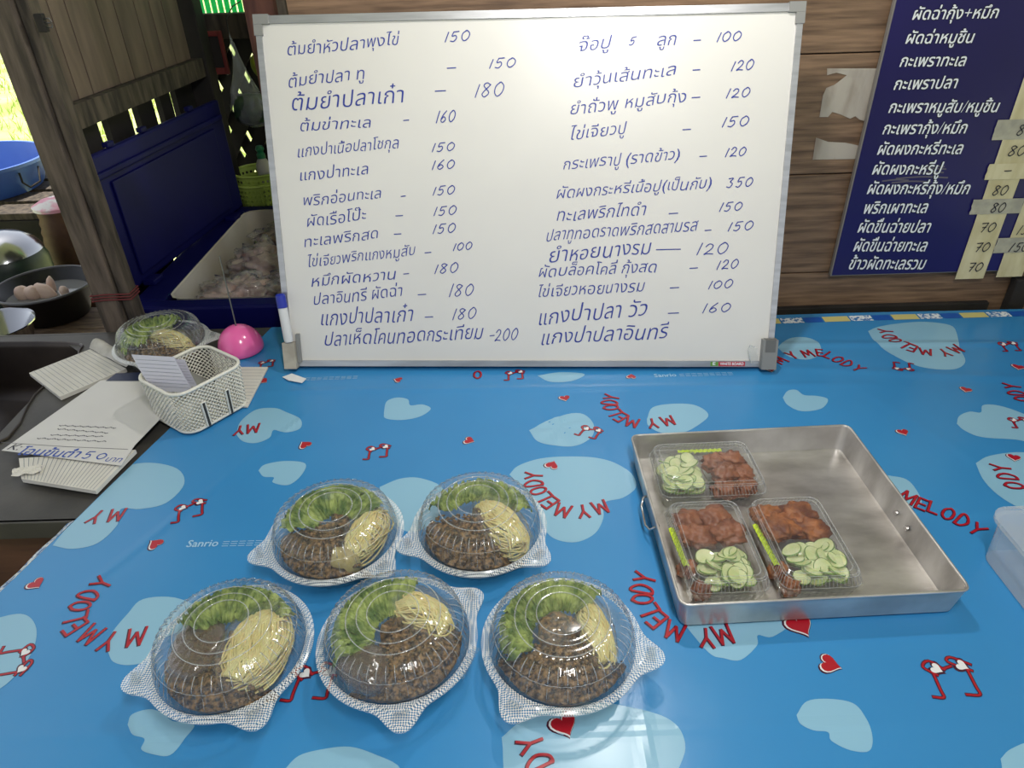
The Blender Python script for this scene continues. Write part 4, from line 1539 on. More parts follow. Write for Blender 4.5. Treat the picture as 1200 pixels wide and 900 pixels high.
def rect_box(cx, cy, L, W, ang, label):
    th = thing('rectangular_clamshell_box', (cx, cy, TF), label, 'food box', 'small takeaway boxes in the tray', rot=ang)
    q = [(0, 0), (.0, .0)]
    mb = loft([rrect(L * .84, W * .80, .010, .0008), rrect(L * .86, W * .82, .011, .0015, rib=.0005), rrect(L * .93, W * .91, .013, .021, rib=.0007), rrect(L * .945, W * .93, .014, .0235)], cap0=True)
    part('base', mb, M_sheet2, th, local=True)
    mb = loft([rrect(L * .945, W * .93, .014, .0236), rrect(L * .985, W * .985, .015, .0240), rrect(L, W, .016, .0236), rrect(L, W, .016, .0225)])
    part('rim_flange', mb, M_sheet2, th, smooth='auto', local=True)
    mb = loft([rrect(L * .965, W * .955, .014, .0248), rrect(L * .955, W * .94, .014, .0262), rrect(L * .945, W * .925, .014, .0268, rib=.0007), rrect(L * .90, W * .86, .013, .0395, rib=.0008), rrect(L * .885, W * .84, .013, .0415, rib=.0004), rrect(L * .83, W * .76, .011, .0428), rrect(L * .81, W * .73, .010, .0418), rrect(L * .79, W * .70, .010, .0420)], cap1=True)
    part('lid', mb, M_sheet2, th, local=True)
    mb = MB()
    for sc1, sc2, rad, z in ((.952, .935, .014, .0268), (.905, .865, .013, .0397), (.885, .84, .013, .0418), (.81, .73, .010, .0422)):
        mb.tube(rrect(L * sc1, W * sc2, rad, z, 90), .00045, 4, closed=True)
    a_, b_ = rrect(L * .952, W * .935, .014, .0275, 100), rrect(L * .902, W * .862, .013, .0392, 100)
    for p, q in zip(a_, b_):
        mb.tube([p, ((p[0] + q[0]) / 2, (p[1] + q[1]) / 2, (p[2] + q[2]) / 2 + .0004), q], .00038, 4)
    part('ridges_painted_glint', mb, M_ridge, th, local=True, kind='stuff')  # lid ribs, their bright lines painted by the milky colour
    return th


def tf(cx, cy, ang, x, y):
    return (cx + x * math.cos(ang) - y * math.sin(ang), cy + x * math.sin(ang) + y * math.cos(ang))


def cuc_bag(cx, cy, ang, x0, x1, y0, y1, z1, seed, label):
    rnd = random.Random(seed)
    c = tf(cx, cy, ang, (x0 + x1) / 2, (y0 + y1) / 2)
    th = thing('cucumber_bag', (c[0], c[1], TF + .003), label, 'food', 'little bags of cucumber slices')
    base = {}
    n = 40
    for k in range(n):
        gx, gy = (k % 5 + .5) / 5, (k // 5 % 6 + .3) / 5.6
        x = x0 + .009 + (x1 - x0 - .018) * min(1, max(0, gx + rnd.uniform(-.08, .08)))
        y = y0 + .009 + (y1 - y0 - .018) * min(1, max(0, gy + rnd.uniform(-.08, .08)))
        p = tf(cx, cy, ang, x, y)
        r = rnd.uniform(.0100, .0128)
        key = k % 3
        if key not in base:
            m1 = MB().lathe([(.0001, .0016), (.0040, .0019), (.0092, .0016), (.0098, .0)], 18, rf=lambda t, i, q: (q * (1 + .04 * math.sin(t * 3 + key)), 0))
            m1.lathe([(.0098, 0), (.0001, 0)], 18)
            m2 = MB().lathe([(.0095, .0015), (.0101, .0010), (.0098, .0002)], 18, rf=lambda t, i, q: (q * (1 + .04 * math.sin(t * 3 + key)), 0))
            base[key] = (m1.mesh('cucumber_slice', M_cuc, 'auto'), m2.mesh('slice_skin', M_cucskin, True))
        o = bpy.data.objects.new('cucumber_slice', base[key][0])
        COL.objects.link(o)
        o.parent = th
        tz = rnd.uniform(.55, .95)
        z = (z1 - TF - .003) * tz - .007
        o.location = (p[0] - c[0], p[1] - c[1], z)
        o.rotation_euler = (rnd.uniform(-.5, .5), rnd.uniform(-.5, .5), rnd.uniform(0, 6))
        o.scale = [r / .0098] * 3
        o2 = bpy.data.objects.new('slice_skin', base[key][1])
        COL.objects.link(o2)
        o2.parent = o
    mb = MB()
    P = [tf(cx, cy, ang, x, y) for x, y in ((x0, y0), ((x0 + x1) / 2, y0 - .001), (x1, y0), (x1 + .001, (y0 + y1) / 2), (x1, y1), ((x0 + x1) / 2, y1 + .001), (x0, y1), (x0 - .001, (y0 + y1) / 2))]
    sector_bag(c, P, TF + .003, z1, mb, seed)
    part('bag_film', mb, M_film, th, smooth=True)


def fried(cx, cy, ang, spots, m, lab, grp):
    words = ['nearest the cucumber', 'in the outer corner', 'at the middle of the pile', 'against the long side', 'at the back of the pile', 'at the front of the pile']
    for k, (x, y, r, zz) in enumerate(spots):
        p = tf(cx, cy, ang, x, y)
        mb = MB().blob((p[0], p[1], TF + zz), (r, r * .85, .0125), .38, 16, 4, seed=k * 5 + int(x * 1000))
        a = np.array(mb.v)
        zmn = a[:, 2].min()
        if zmn < TF + .003:
            mb.v = [(q[0], q[1], max(q[2], TF + .003)) for q in mb.v]
        mb.v = [(q[0], q[1], min(q[2], TF + .0395)) for q in mb.v]
        one('fried_chicken_piece', mb, m, lab + ' ' + words[k % 6], 'fried chicken', grp, smooth=True)


C1 = (.2725, .778, .02)
C2 = (.2475, .632, math.pi / 2 + .02)
C3 = (.3565, .634, math.pi / 2 + .02)
rect_box(C1[0], C1[1], .152, .112, C1[2], 'rectangular clear box at the back of the tray, lying crosswise')
rect_box(C2[0], C2[1], .152, .104, C2[2], 'rectangular clear box at the front left corner of the tray')
rect_box(C3[0], C3[1], .152, .104, C3[2], 'rectangular clear box in the tray nearest its empty side')
cuc_bag(*C1, -.066, -.004, -.040, .040, TF + .040, 1, 'bag of pale cucumber slices in the crosswise box at the back of the tray')
fried(*C1, [(.018, .022, .018, .024), (.044, .024, .019, .025), (.052, -.004, .016, .022), (.026, -.006, .018, .026), (.048, -.028, .017, .018), (.020, -.030, .018, .019)], M_fried2, 'reddish fried piece in the crosswise box', 'fried pieces in the crosswise box')
cuc_bag(*C2, -.064, .004, -.036, .030, TF + .039, 2, 'bag of cucumber slices in the front left box of the tray')
fried(*C2, [(.022, .014, .024, .022), (.050, .022, .020, .023), (.050, -.014, .022, .027), (.022, -.024, .022, .027), (-.02, .038, .012, .012), (-.056, .030, .012, .012)], M_fried2, 'smooth fried piece in the front left box', 'fried pieces in the front left box')
cuc_bag(*C3, -.062, .004, -.040, .026, TF + .039, 3, 'bag of cucumber slices in the box nearest the tray\'s empty side')
fried(*C3, [(.022, -.022, .023, .026), (.050, -.014, .022, .028), (.028, .018, .025, .027), (.053, .026, .019, .026), (-.03, .038, .012, .012), (-.056, .032, .012, .012)], M_fried, 'crisp golden fried piece near the tray\'s empty side', 'crisp fried pieces')
# lime strips along one edge of each box
for (cx_, cy_, an), (x0, y0, x1, y1), lab in ((C1, (-.03, .046, .035, .046), 'lime green strip along the back edge of the crosswise box'), (C2, (.035, .047, -.030, .043), 'lime green strip along the outer edge of the front left box in the tray'), (C3, (.035, .047, -.035, .043), 'lime green strip between the two front boxes in the tray')):
    a, b = tf(cx_, cy_, an, x0, y0), tf(cx_, cy_, an, x1, y1)
    d = np.array(b) - a
    nn = np.array([-d[1], d[0]]) / np.linalg.norm(d) * .0036
    z = TF + .0275
    mb = MB().grid(lambda u, v: (a[0] + d[0] * u + nn[0] * (2 * v - 1), a[1] + d[1] * u + nn[1] * (2 * v - 1), z + .004 * (1 - abs(2 * v - 1)) * .5 + .0006 * math.sin(u * 60)), 60, 5)
    one('lime_strip', mb, M_lime, lab, 'strip', 'lime strips in the boxes', smooth=True)

# ------------------------------------------------------------------ basket, note pads, payment sheet
M_basket = mat('white_basket_plastic', (214, 212, 202), .38)
RM = [np.array(pz(*q, .088)[:2]) for q in [(160, 443), (240, 404), (287, 424), (205, 462)]]
RM = [np.array(q) for q in ((-.622, 1.000), (-.540, 1.098), (-.452, 1.036), (-.534, .935))]
bc_ = sum(RM) / 4
bx = (RM[3] - RM[0])
bx = bx / np.linalg.norm(bx)
LX_, LY_ = .118, .130
BR = math.atan2(bx[1], bx[0])
bk = thing('woven_basket', (bc_[0], bc_[1], .0035), 'white plastic woven look basket holding note slips', 'basket', rot=BR)


def bloop(f, z, n=160):
    s = .80 + .20 * f
    return rrect(LX_ * s, LY_ * s, .026 * s, z, n)


HB = .084


def bwall(u, v, push=0.0):
    """u around (0..1), v up (0..1)"""
    s = .93 + .07 * v
    L = rrect(LX_ * s, LY_ * s, .026 * s, 0, 240)
    i = (u % 1) * 240
    a, b = L[int(i) % 240], L[(int(i) + 1) % 240]
    t = i - int(i)
    x, y = a[0] * (1 - t) + b[0] * t, a[1] * (1 - t) + b[1] * t
    k = 1 + push / .06
    return (x * k, y * k, .004 + (HB - .008) * v)


_bw = {}
for vi in range(21):
    s = .93 + .07 * vi / 20
    _bw[vi] = rrect(LX_ * s, LY_ * s, .026 * s, 0, 216)


def bw(iu, vi, push):
    p = _bw[vi][iu % 216]
    r = math.hypot(p[0], p[1])
    return (p[0] * (1 + push / r), p[1] * (1 + push / r), .004 + (HB - .008) * vi / 20)


mb = MB()
NB = 54                       # diagonal bars each way
for sgn in (1, -1):
    for k in range(NB):
        path = []
        for vi in range(0, 21):
            iu = k * 4 + sgn * vi * 2
            wob = .0007 * math.cos((vi + k * 2) * PI / 2) * sgn
            path.append(bw(iu, vi, wob))
        mb.tube(path, .00100, 4, caps=False)
# knobs where strands cross (the woven beads)
for k in range(NB):
    for vi in range(1, 20):
        p = bw(k * 4 + 2 * vi, vi, .0011)
        s_ = .0022
        mb.add([(p[0] + s_, p[1], p[2]), (p[0], p[1] + s_, p[2]), (p[0] - s_, p[1], p[2]), (p[0], p[1] - s_, p[2]), (p[0], p[1], p[2] + s_), (p[0], p[1], p[2] - s_)], [(0, 1, 4), (1, 2, 4), (2, 3, 4), (3, 0, 4), (1, 0, 5), (2, 1, 5), (3, 2, 5), (0, 3, 5)])
part('woven_wall', mb, M_basket, bk, smooth=True, local=True, kind='stuff')
part('rim', MB().tube(rrect(LX_, LY_, .026, HB - .003, 120), .0030, 8, closed=True), M_basket, bk, smooth=True, local=True)
part('base', MB().tube(rrect(LX_ * .93, LY_ * .93, .024, .004, 120), .0026, 8, closed=True).add(*[(m_.v, m_.f) for m_ in [loft([rrect(LX_ * .93, LY_ * .93, .024, .003), rrect(LX_ * .93, LY_ * .93, .024, .0045)], True, True)]][0]), M_basket, bk, local=True)
# two slots with raised edges on the side facing the viewer-right, and a divider
for fu in (-.20, .16):
    mb = MB()
    for s in (-1, 1):
        x = LX_ * .5
        P = []
        for v in (0, .62):
            sc = .93 + .07 * v
            P.append((LX_ / 2 * sc + .0028, LY_ * fu * sc + s * .0030, .004 + (HB - .008) * v))
        mb.tube(P, .0016, 6)
    mb.tube([(LX_ / 2 * (.93 + .07 * .62) + .0028, LY_ * fu * (.93 + .07 * .62) + q * .0030, .004 + (HB - .008) * .62) for q in (-1, 0, 1)], .0016, 6)
    part('slot_edge', mb, M_basket, bk, local=True)
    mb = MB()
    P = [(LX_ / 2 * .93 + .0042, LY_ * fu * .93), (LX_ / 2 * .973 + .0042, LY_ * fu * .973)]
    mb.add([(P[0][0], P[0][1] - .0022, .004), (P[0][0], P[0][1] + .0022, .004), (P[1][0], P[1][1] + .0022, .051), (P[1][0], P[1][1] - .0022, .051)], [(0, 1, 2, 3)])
    part('slot_painted_shade', mb, mat('slot_shade_colour', (52, 52, 50), .7), bk, local=True)  # dark quad laid over the weave stands for shade inside the slot
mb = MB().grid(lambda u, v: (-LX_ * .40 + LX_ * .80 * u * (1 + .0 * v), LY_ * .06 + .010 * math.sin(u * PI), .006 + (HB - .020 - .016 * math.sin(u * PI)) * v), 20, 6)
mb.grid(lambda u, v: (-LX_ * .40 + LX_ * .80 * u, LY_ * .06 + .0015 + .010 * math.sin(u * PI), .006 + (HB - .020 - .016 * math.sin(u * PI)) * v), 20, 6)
part('divider', mb, mat('basket_plastic_painted_shade', (176, 174, 164), .45), bk, smooth=True, local=True)  # basket plastic darkened: shade inside the basket put into its colour

M_pap = mat('lined_paper', (206, 202, 194), .7, col2=(214, 211, 204), nscale=20)
M_line = mat('printed_rule', (120, 128, 140), .7)


def pad(corners, z, thick, nlines, label, along=0, sheets=1, name='note_pad', curl=0.0, curl_c=0):
    """corners: 4 px points (on plane z+thick); lines run from edge 0-1 side"""
    P = [np.array(pz(*q, z + thick)[:2]) for q in corners]
    c = sum(P) / 4
    th = thing(name, (c[0], c[1], z), label, 'note pad' if name == 'note_pad' else 'paper')
    ar = sum(P[i][0] * P[(i + 1) % 4][1] - P[(i + 1) % 4][0] * P[i][1] for i in range(4))

    def S(u, v, dz=0.0):
        p = (P[0] * (1 - u) + P[1] * u) * (1 - v) + (P[3] * (1 - u) + P[2] * u) * v
        d = max(0, 1 - math.hypot((u - (curl_c & 1)) * 1.0, (v - (curl_c >> 1)) * 1.6) / .5)
        return (p[0], p[1], z + thick + dz + curl * d * d)
    mb = MB()
    mb.grid(lambda u, v: S(u, v), 14, 14)
    if curl == 0:
        mb.prism([S(0, 0, -thick), S(1, 0, -thick), S(1, 1, -thick), S(0, 1, -thick)], (0, 0, thick - .0003))
    else:
        q = [S(0, 0), S(1, 0), S(1, 1), S(0, 1)]
        mb.prism([(a_[0], a_[1], z) for a_ in q], (0, 0, thick - .0004))
    part('paper_block', mb, M_pap, th)
    mb = MB()
    for i in range(nlines):
        t = (i + 1) / (nlines + 1)
        w_ = .0035
        def L(u, v):
            return (S(t + (v - .5) * w_ * 1.6, .02 + .96 * u, .0003) if along else S(.02 + .96 * u, t + (v - .5) * w_ * 1.6, .0003))
        mb.grid(L, 14, 2)
    part('ruled_lines', mb, M_line, th, kind='stuff')
    return th


pad([(34, 437), (106, 409), (148, 432), (70, 465)], -.0025, .0075, 13, 'lined note pad on the counter near the sink with its curled top page', along=1)
# curled cover page of that pad
P = [np.array(pz(*q, .006)) for q in [(106, 410), (150, 433)]]
mb = MB().grid(lambda u, v: tuple(P[0] * (1 - u) + P[1] * u + np.array([-.004 + .022 * v * .8, .004 + .020 * v * .8 - .0 * u, .0016 + .016 * math.sin(v * PI * .75) * (1 - .55 * u) + .0012 * math.sin(u * 14)])), 16, 10)
one('folded_page', mb, mat('grey_paper', (168, 164, 156), .7, col2=(190, 187, 180), nscale=50), 'curled cover page folded over the top of the lined pad near the sink', 'paper', smooth=True)
pad([(22, 537), (159, 527), (112, 575), (25, 561)], .0035, .007, 22, 'lined note pad under the payment sheet at the counter edge', along=1)
mb = MB().grid(lambda u, v: tuple(np.array(pz(16 + 34 * u - 2 * v, 551 + 9 * v - 5 * u, .0115)) + np.array([0, 0, .001 + .007 * noise.noise(Vector((u * 3, v * 3, 2))) ** 2 + .003 * math.sin(u * 6 + v * 5) ** 2])), 14, 8)
one('crumpled_page', mb, M_pap, 'crumpled white page corner at the end of the pad under the payment sheet', 'paper')
pad([(262, 430), (314, 430), (290, 476), (240, 474)], .0035, .003, 11, 'lined pad lying on the blue cloth behind the white basket', along=0)

# payment sheet (its printed code is left out)
SZ = .0130
SC = [(2, 528), (142, 546), (158, 522), (216, 462), (212, 440), (118, 446)]
ps = thing('payment_sheet', tuple(pz(110, 490, SZ)), 'white payment information sheet with blue handwriting under the basket edge', 'paper')
Pp = [pz(*q, SZ)[:2] for q in SC]
mb = MB()
emit(mb, [np.array(Pp)], lambda u, v: (u, v, SZ + .0006), .02)
emit(mb, [np.array(Pp)], lambda u, v: (u, v, SZ), .02)
for i in range(len(Pp)):
    a, b = Pp[i], Pp[(i + 1) % len(Pp)]
    mb.add([(a[0], a[1], SZ), (b[0], b[1], SZ), (b[0], b[1], SZ + .0006), (a[0], a[1], SZ + .0006)], [(0, 1, 2, 3)])
part('sheet', mb, mat('laminated_paper', (196, 194, 190), .3, col2=(202, 200, 196), nscale=10), ps)
top = lambda u, v: (u, v, SZ + .0009)
M_navyp = mat('navy_header_print', (24, 34, 66), .4)
M_greyp = mat('grey_print', (92, 92, 98), .5)
mb = MB()
emit(mb, [np.array([pz(*q, SZ)[:2] for q in ((124, 447), (136, 438), (180, 436), (176, 447))])], top)
part('header_band', mb, M_navyp, ps)
mb = MB()
for a, b, n_ in (((70, 499), (137, 502), 15), ((68, 503), (128, 508), 11), ((60, 510), (122, 512), 12), ((44, 514), (126, 518), 14)):
    A, B_ = pz(*a, SZ)[:2], pz(*b, SZ)[:2]
    for i in range(n_):
        p, q = A + (B_ - A) * i / n_, A + (B_ - A) * (i + .72) / n_
        m_ = (p + q) / 2 + np.array([0, .0016 * (1 if i % 2 else -1)])
        emit(mb, [ribbon([p, m_, q], .0018)], top)
emit(mb, [ribbon([pz(2, 519, SZ)[:2], pz(80, 524, SZ)[:2], pz(150, 527, SZ)[:2]], .0010)], top)
part('small_print', mb, M_greyp, ps, kind='stuff')
mb = MB()
A, B_ = pz(19, 533, SZ)[:2], pz(108, 538, SZ)[:2]
emit(mb, text_uv('โอนขั้นต่ำ', A, B_ - (B_ - A) * .22, .015, shear=.15, wobble=.12, bold=.012, seed=4), top)
cs = glyph_strokes('5', A + (B_ - A) * .86, (B_ - A) / np.linalg.norm(B_ - A), np.array([.1, 1]), .014, .017, .0022) + glyph_strokes('0', A + (B_ - A) * 1.04, (B_ - A) / np.linalg.norm(B_ - A), np.array([.1, 1]), .014, .014, .0022)
emit_each(mb, cs, top)
A, B_ = pz(122, 541, SZ)[:2], pz(140, 542, SZ)[:2]
emit(mb, text_uv('บาท', A, B_, .010, shear=.15, wobble=.1, seed=5), top)
part('blue_handwriting', mb, mat('blue_pen_ink', (30, 70, 160), .5), ps)
mb = MB()
A, B_ = pz(8, 527, SZ)[:2], pz(20, 528, SZ)[:2]
emit(mb, text_uv('K:', A, B_, .012, shear=.3), top)
part('black_handwriting', mb, INKB, ps)

# slips of paper standing in the basket
def slip(c0, wdir, w_, h, lean, label, bend=.0):
    c0, wdir = np.array(c0), np.array(wdir, float)
    wdir = wdir / np.linalg.norm(wdir)
    lean = np.array(lean, float)
    th = thing('paper_slip', c0, label, 'paper')
    S = lambda u, v, d=0: tuple(c0 + wdir * w_ * (u - .5) + lean * h * v + np.array([0, -1., .3]) * (d + bend * math.sin(v * 2.5)))
    mb = MB().grid(lambda u, v: S(u, v), 8, 10)
    mb.grid(lambda u, v: S(u, v, .0012), 8, 10)
    part('sheet', mb, M_slip, th, smooth=True)
    mb = MB()
    for i in range(8):
        t = .14 + i * .105
        mb.grid(lambda u, v: S(.03 + .94 * u, t + v * .008, .0017), 8, 2)
    part('ruled_lines', mb, M_line, th, kind='stuff')


M_slip = mat('violet_white_paper', (204, 202, 214), .6)
for (b0, t0, e0, e1, yy, lab) in (((204, 459), (180, 416.5), (154, 415), (206, 418), .978, 'lined white slip standing at the front of the basket'), ((212, 452), (197, 420), (176, 419), (218, 421), 1.004, 'second slip tucked right behind the front slip in the basket')):
    p0, p1 = py(*b0, yy), py(*t0, yy + .01)
    e_ = py(*e1, yy) - py(*e0, yy + .012)
    h_ = np.linalg.norm(p1 - p0)
    slip(tuple(p0), e_, np.linalg.norm(e_) * .96, h_, (p1 - p0) / h_, lab, .003)

# ------------------------------------------------------------------ pink dome with thin rod
pc = (-.533, 1.226)
pk_ = thing('pink_dome', (pc[0], pc[1], .004), 'shiny pink plastic dome with a thin rod rising from it', 'dome')
prof = [(.0005, .0)] + [(.0435 * math.cos(t), .0) for t in (0,)] + [(.0435 * math.cos(t), .001 + .050 * math.sin(t)) for t in [i * PI / 2 / 14 for i in range(15)]]
prof = [(.0005, 0.0), (.042, 0.0), (.0435, .002)] + [(.0435 * math.cos(i * PI / 2 / 14), .003 + .049 * math.sin(i * PI / 2 / 14)) for i in range(1, 14)] + [(.0005, .052)]
part('dome', MB().lathe(prof, 48), mat('pink_plastic', (236, 104, 172), .22, coat=.4), pk_, smooth='auto', local=True)
r0 = py(276, 384, 1.226)
r1 = py(257, 300, 1.24)
part('rod', MB().tube([(pc[0] + .001, 1.226, .054), tuple(r1)], .0013, 6), mat('grey_wire', (120, 120, 116), .4, .6), pk_)

# clear plastic box entering at the right edge
xb = thing('clear_plastic_tub', (.66, .56, .0035), 'frosted clear plastic container at the right edge of the cloth', 'container')
mb = loft([rrect(.150, .14, .02, 0, 80), rrect(.156, .145, .022, .06, 80), rrect(.166, .155, .025, .062, 80)], cap0=True)
mb.v = [(x + .0, y, z) for x, y, z in mb.v]
part('tub', mb, clear('frosted_plastic', (.9, .92, .93), milky=.28, rough=.2), xb, smooth='auto', local=True)
part('lid', loft([rrect(.168, .157, .025, .0625, 80), rrect(.168, .157, .025, .068, 80), rrect(.14, .13, .02, .069, 80)], cap1=True), MATS['frosted_plastic'], xb, smooth='auto', local=True)
xb.location = (.668, .57, .0035)

# ------------------------------------------------------------------ blue cooler with open lid and frozen seafood
M_blue = mat('cooler_blue_plastic', (6, 8, 70), .5, col2=(8, 10, 78), nscale=6, bump=.08, bscale=60, spec=.2)
M_liner = mat('cooler_white_liner', (196, 190, 182), .6, col2=(176, 166, 154), nscale=5)
cl = thing('blue_cooler', (-.46, 1.70, -.75), 'large open navy blue cooler box with a white lining behind the table', 'cooler')
zt = .024
X0, X1, Y0, Y1 = -.752, -.20, 1.425, 2.005
mb = MB()
mb.bbox((X0 - .075, Y0 - .045, -.60), (X1 + .05, Y0 - .003, zt), .006)
mb.bbox((X0 - .075, Y1 + .003, -.60), (X1 + .05, Y1 + .045, zt), .006)
mb.bbox((X0 - .075, Y0 - .0025, -.60), (X0 - .004, Y1 + .0025, zt), .006)
mb.bbox((X1 + .004, Y0 - .0025, -.60), (X1 + .05, Y1 + .0025, zt), .006)
mb.bbox((X0 - .075, Y0 - .045, -.64), (X1 + .05, Y1 + .045, -.603), .006)
part('body', mb, M_blue, cl)
def liner(f, z):
    a, b = (X1 - X0) / 2, (Y1 - Y0) / 2
    return [(x + (X0 + X1) / 2, y + (Y0 + Y1) / 2, z_) for x, y, z_ in rrect(2 * a * f, 2 * b * f, .035, z, 96)]
part('liner', loft([liner(1.012, zt + .001), liner(.996, zt - .001), liner(.985, zt - .02), liner(.93, -.36)], cap1=True), M_liner, cl, smooth='auto')
LXF = -.846
LM = Matrix.Translation((LXF, 1.43, 0)) @ Matrix.Rotation(-math.radians(7), 4, 'Z') @ Matrix.Translation((-LXF, -1.43, 0))
part('lid', MB().bbox((LXF - .018, 1.43, .028), (LXF, 2.045, .322), .006, LM), M_blue, cl, label='open lid standing against the wall')
part('lid_panel', MB().bbox((LXF + .0005, 1.505, .050), (LXF + .006, 1.975, .262), .004, LM), M_blue, cl)
part('lid_lip', MB().bbox((LXF + .0005, 1.44, .275), (LXF + .008, 2.03, .288), .004, LM).bbox((LXF + .0005, 1.44, .03), (LXF + .008, 1.455, .272), .004, LM), M_blue, cl)
for y in (1.55, 1.68, 1.90):
    part('lid_clasp', MB().bbox((LXF - .016, y - .012, .323), (LXF - .002, y + .012, .334), .003, LM), M_blue, cl)
for y in (1.52, 1.94):
    part('hinge', MB().bbox((LXF + .001, y - .02, .0245), (LXF + .03, y + .02, .0375), .003, LM), M_blue, cl)
for leg_x in (X0 - .05, X1):
    for leg_y in (Y0, Y1 - .02):
        part('foot', MB().bbox((leg_x, leg_y, -.75), (leg_x + .04, leg_y + .04, -.641), .003), M_black, cl)
M_sea = mat('frozen_seafood', (112, 76, 72), .35, col2=(204, 180, 172), nscale=24, bump=1.0, bscale=50, detail=6)
M_bagw = clear('cloudy_bag_film', (.92, .9, .9), refl=1.0, milky=.14, rough=.10, bump=1.0, bscale=45)
SEA = [((-.60, 1.55), (.10, .085, .060), -.09, 'nearest the viewer'), ((-.42, 1.58), (.11, .095, .065), -.075, 'beside the front corner bag'), ((-.58, 1.74), (.10, .090, .06), -.085, 'in the middle of the cooler'), ((-.40, 1.78), (.115, .10, .07), -.07, 'at the middle, by the whiteboard edge'), ((-.55, 1.91), (.11, .08, .06), -.08, 'at the far end of the cooler'), ((-.36, 1.92), (.10, .075, .06), -.08, 'in the far corner')]
for k, ((x, y), rad, z, w_) in enumerate(SEA):
    x, z = x - .045, z + .040
    th = thing('frozen_seafood_bag', (x, y, z - .05), 'pinkish grey frozen seafood in a clear plastic bag ' + w_, 'bag', 'bags of frozen seafood')
    part('contents', MB().blob((x, y, z), [q * .93 for q in rad], .34, 30, 5, k), M_sea, th, smooth=True)
    part('bag_film', MB().blob((x, y, z + .003), [q * 1.0 for q in rad], .38, 32, 5, k), M_bagw, th, smooth=True)
mb = MB().grid(lambda u, v: ((X0 + X1) / 2 + (X1 - X0) * .46 * (2 * u - 1), (Y0 + Y1) / 2 + (Y1 - Y0) * .46 * (2 * v - 1), -.145 + .022 * noise.noise(Vector((u * 12, v * 12, 0))) + .01 * noise.noise(Vector((u * 40, v * 40, 0)))), 60, 60)
one('crushed_ice', mb, mat('ice', (190, 190, 192), .25, col2=(150, 146, 146), nscale=30, bump=.8), 'greyish crushed ice filling the bottom of the blue cooler', 'ice', kind='stuff')

# ------------------------------------------------------------------ behind the cooler: stand, colander, bottle, hanging things
st = thing('back_stand', (-.70, 2.14, -.75), 'dark wooden stand behind the cooler, under the green colander', 'stand')
part('top', MB().bbox((-.80, 2.07, -.055), (-.35, 2.225, -.03), .003), M_black, st)
for x in (-.79, -.39):
    part('leg', MB().bbox((x, 2.08, -.75), (x + .03, 2.11, -.056), .002), M_black, st)
M_col = mat('lime_green_plastic', (176, 196, 96), .4, col2=(160, 182, 84), nscale=8)
cp = py(306, 225, 2.145)
co_ = thing('green_colander', (cp[0], 2.145, -.029), 'yellow green plastic colander behind the cooler, beside the whiteboard', 'colander')
mb = MB()
Rc, Hc = .072, .100
nu, nv = 64, 14
vs, fs = [], []
for j in range(nv + 1):
    for i in range(nu):
        t = 2 * PI * i / nu
        r = Rc * (.78 + .22 * j / nv)
        vs.append((r * math.cos(t), r * math.sin(t), Hc * j / nv))
for j in range(nv):
    for i in range(nu):
        if i % 2 == 0 and j % 2 == 1 and 0 < j < nv - 1:
            continue
        fs.append((j * nu + i, j * nu + (i + 1) % nu, (j + 1) * nu + (i + 1) % nu, (j + 1) * nu + i))
mb.add(vs, fs)
mb.add([(v[0] * .97, v[1] * .97, v[2]) for v in vs[:nu]], [tuple(range(nu))])
part('bowl', mb, M_col, co_, local=True, kind='stuff')
part('rim', MB().tube([(Rc * 1.02 * math.cos(2 * PI * i / 40), Rc * 1.02 * math.sin(2 * PI * i / 40), Hc) for i in range(40)], .004, 8, closed=True), M_col, co_, smooth=True, local=True)
co2 = thing('green_colander', (cp[0] + .004, 2.147, .0), 'yellow green colander stacked on another behind the cooler', 'colander')
for ch0 in list(co_.children):
    o = ch0.copy()
    COL.objects.link(o)
    o.parent = co2
bp_ = py(305, 178, 2.13)
bt = thing('spray_bottle', (bp_[0], 2.13, .016), 'small whitish bottle with a green spray head standing in the colander', 'bottle')
part('body', MB().lathe([(.001, 0), (.019, .001), (.020, .01), (.020, .105), (.014, .120), (.010, .124), (.0005, .124)], 24), mat('milky_bottle_plastic', (196, 192, 186), .4), bt, smooth='auto', local=True)
part('spray_head', MB().lathe([(.0005, .1245), (.012, .1245), (.012, .137), (.008, .141), (.013, .150), (.009, .160), (.0005, .161)], 18), mat('green_cap_plastic', (40, 130, 90), .4), bt, smooth='auto', local=True)
# hanging bag
n0 = py(268, 38, 2.05)
hb = thing('hanging_bag', tuple(n0), 'clear plastic bag with dark green contents hanging in front of the lattice', 'bag')
b1 = py(288, 100, 2.05)
prof = []
mb = MB()
pts = [(0, .0), (.03, .006), (.06, .010), (.10, .020), (.14, .036), (.18, .048), (.205, .050), (.225, .040), (.235, .018), (.238, .001)]
ax = (b1 - n0)
for i, (dz, r) in enumerate(pts):
    pass
def bagf(t, i, r):
    return (r * (1 + .12 * math.sin(3 * t + i) + .08 * math.sin(7 * t + 2 * i)), 0)
prof = [(r, -dz) for dz, r in pts]
mb.lathe(prof, 40, c=(0, 0, 0), rf=bagf)
mb.v = [(x + .10 * (-z) * .9 - .0, y * .7, z) for x, y, z in mb.v]
part('bag_film', mb, clear('milky_bag', (.84, .88, .90), milky=.17, rough=.2, bump=.6, bscale=30), hb, smooth=True, local=True)
mb = MB().lathe([(.001, -.150), (.034, -.152), (.045, -.175), (.047, -.200), (.040, -.218), (.016, -.230), (.001, -.232)], 32, rf=bagf)
mb.v = [(x + .10 * (-z) * .9, y * .7, z) for x, y, z in mb.v]
part('contents', mb, mat('dark_green_leaves', (26, 46, 32), .5, col2=(60, 84, 54), nscale=60, bump=.6), hb, smooth=True, local=True)
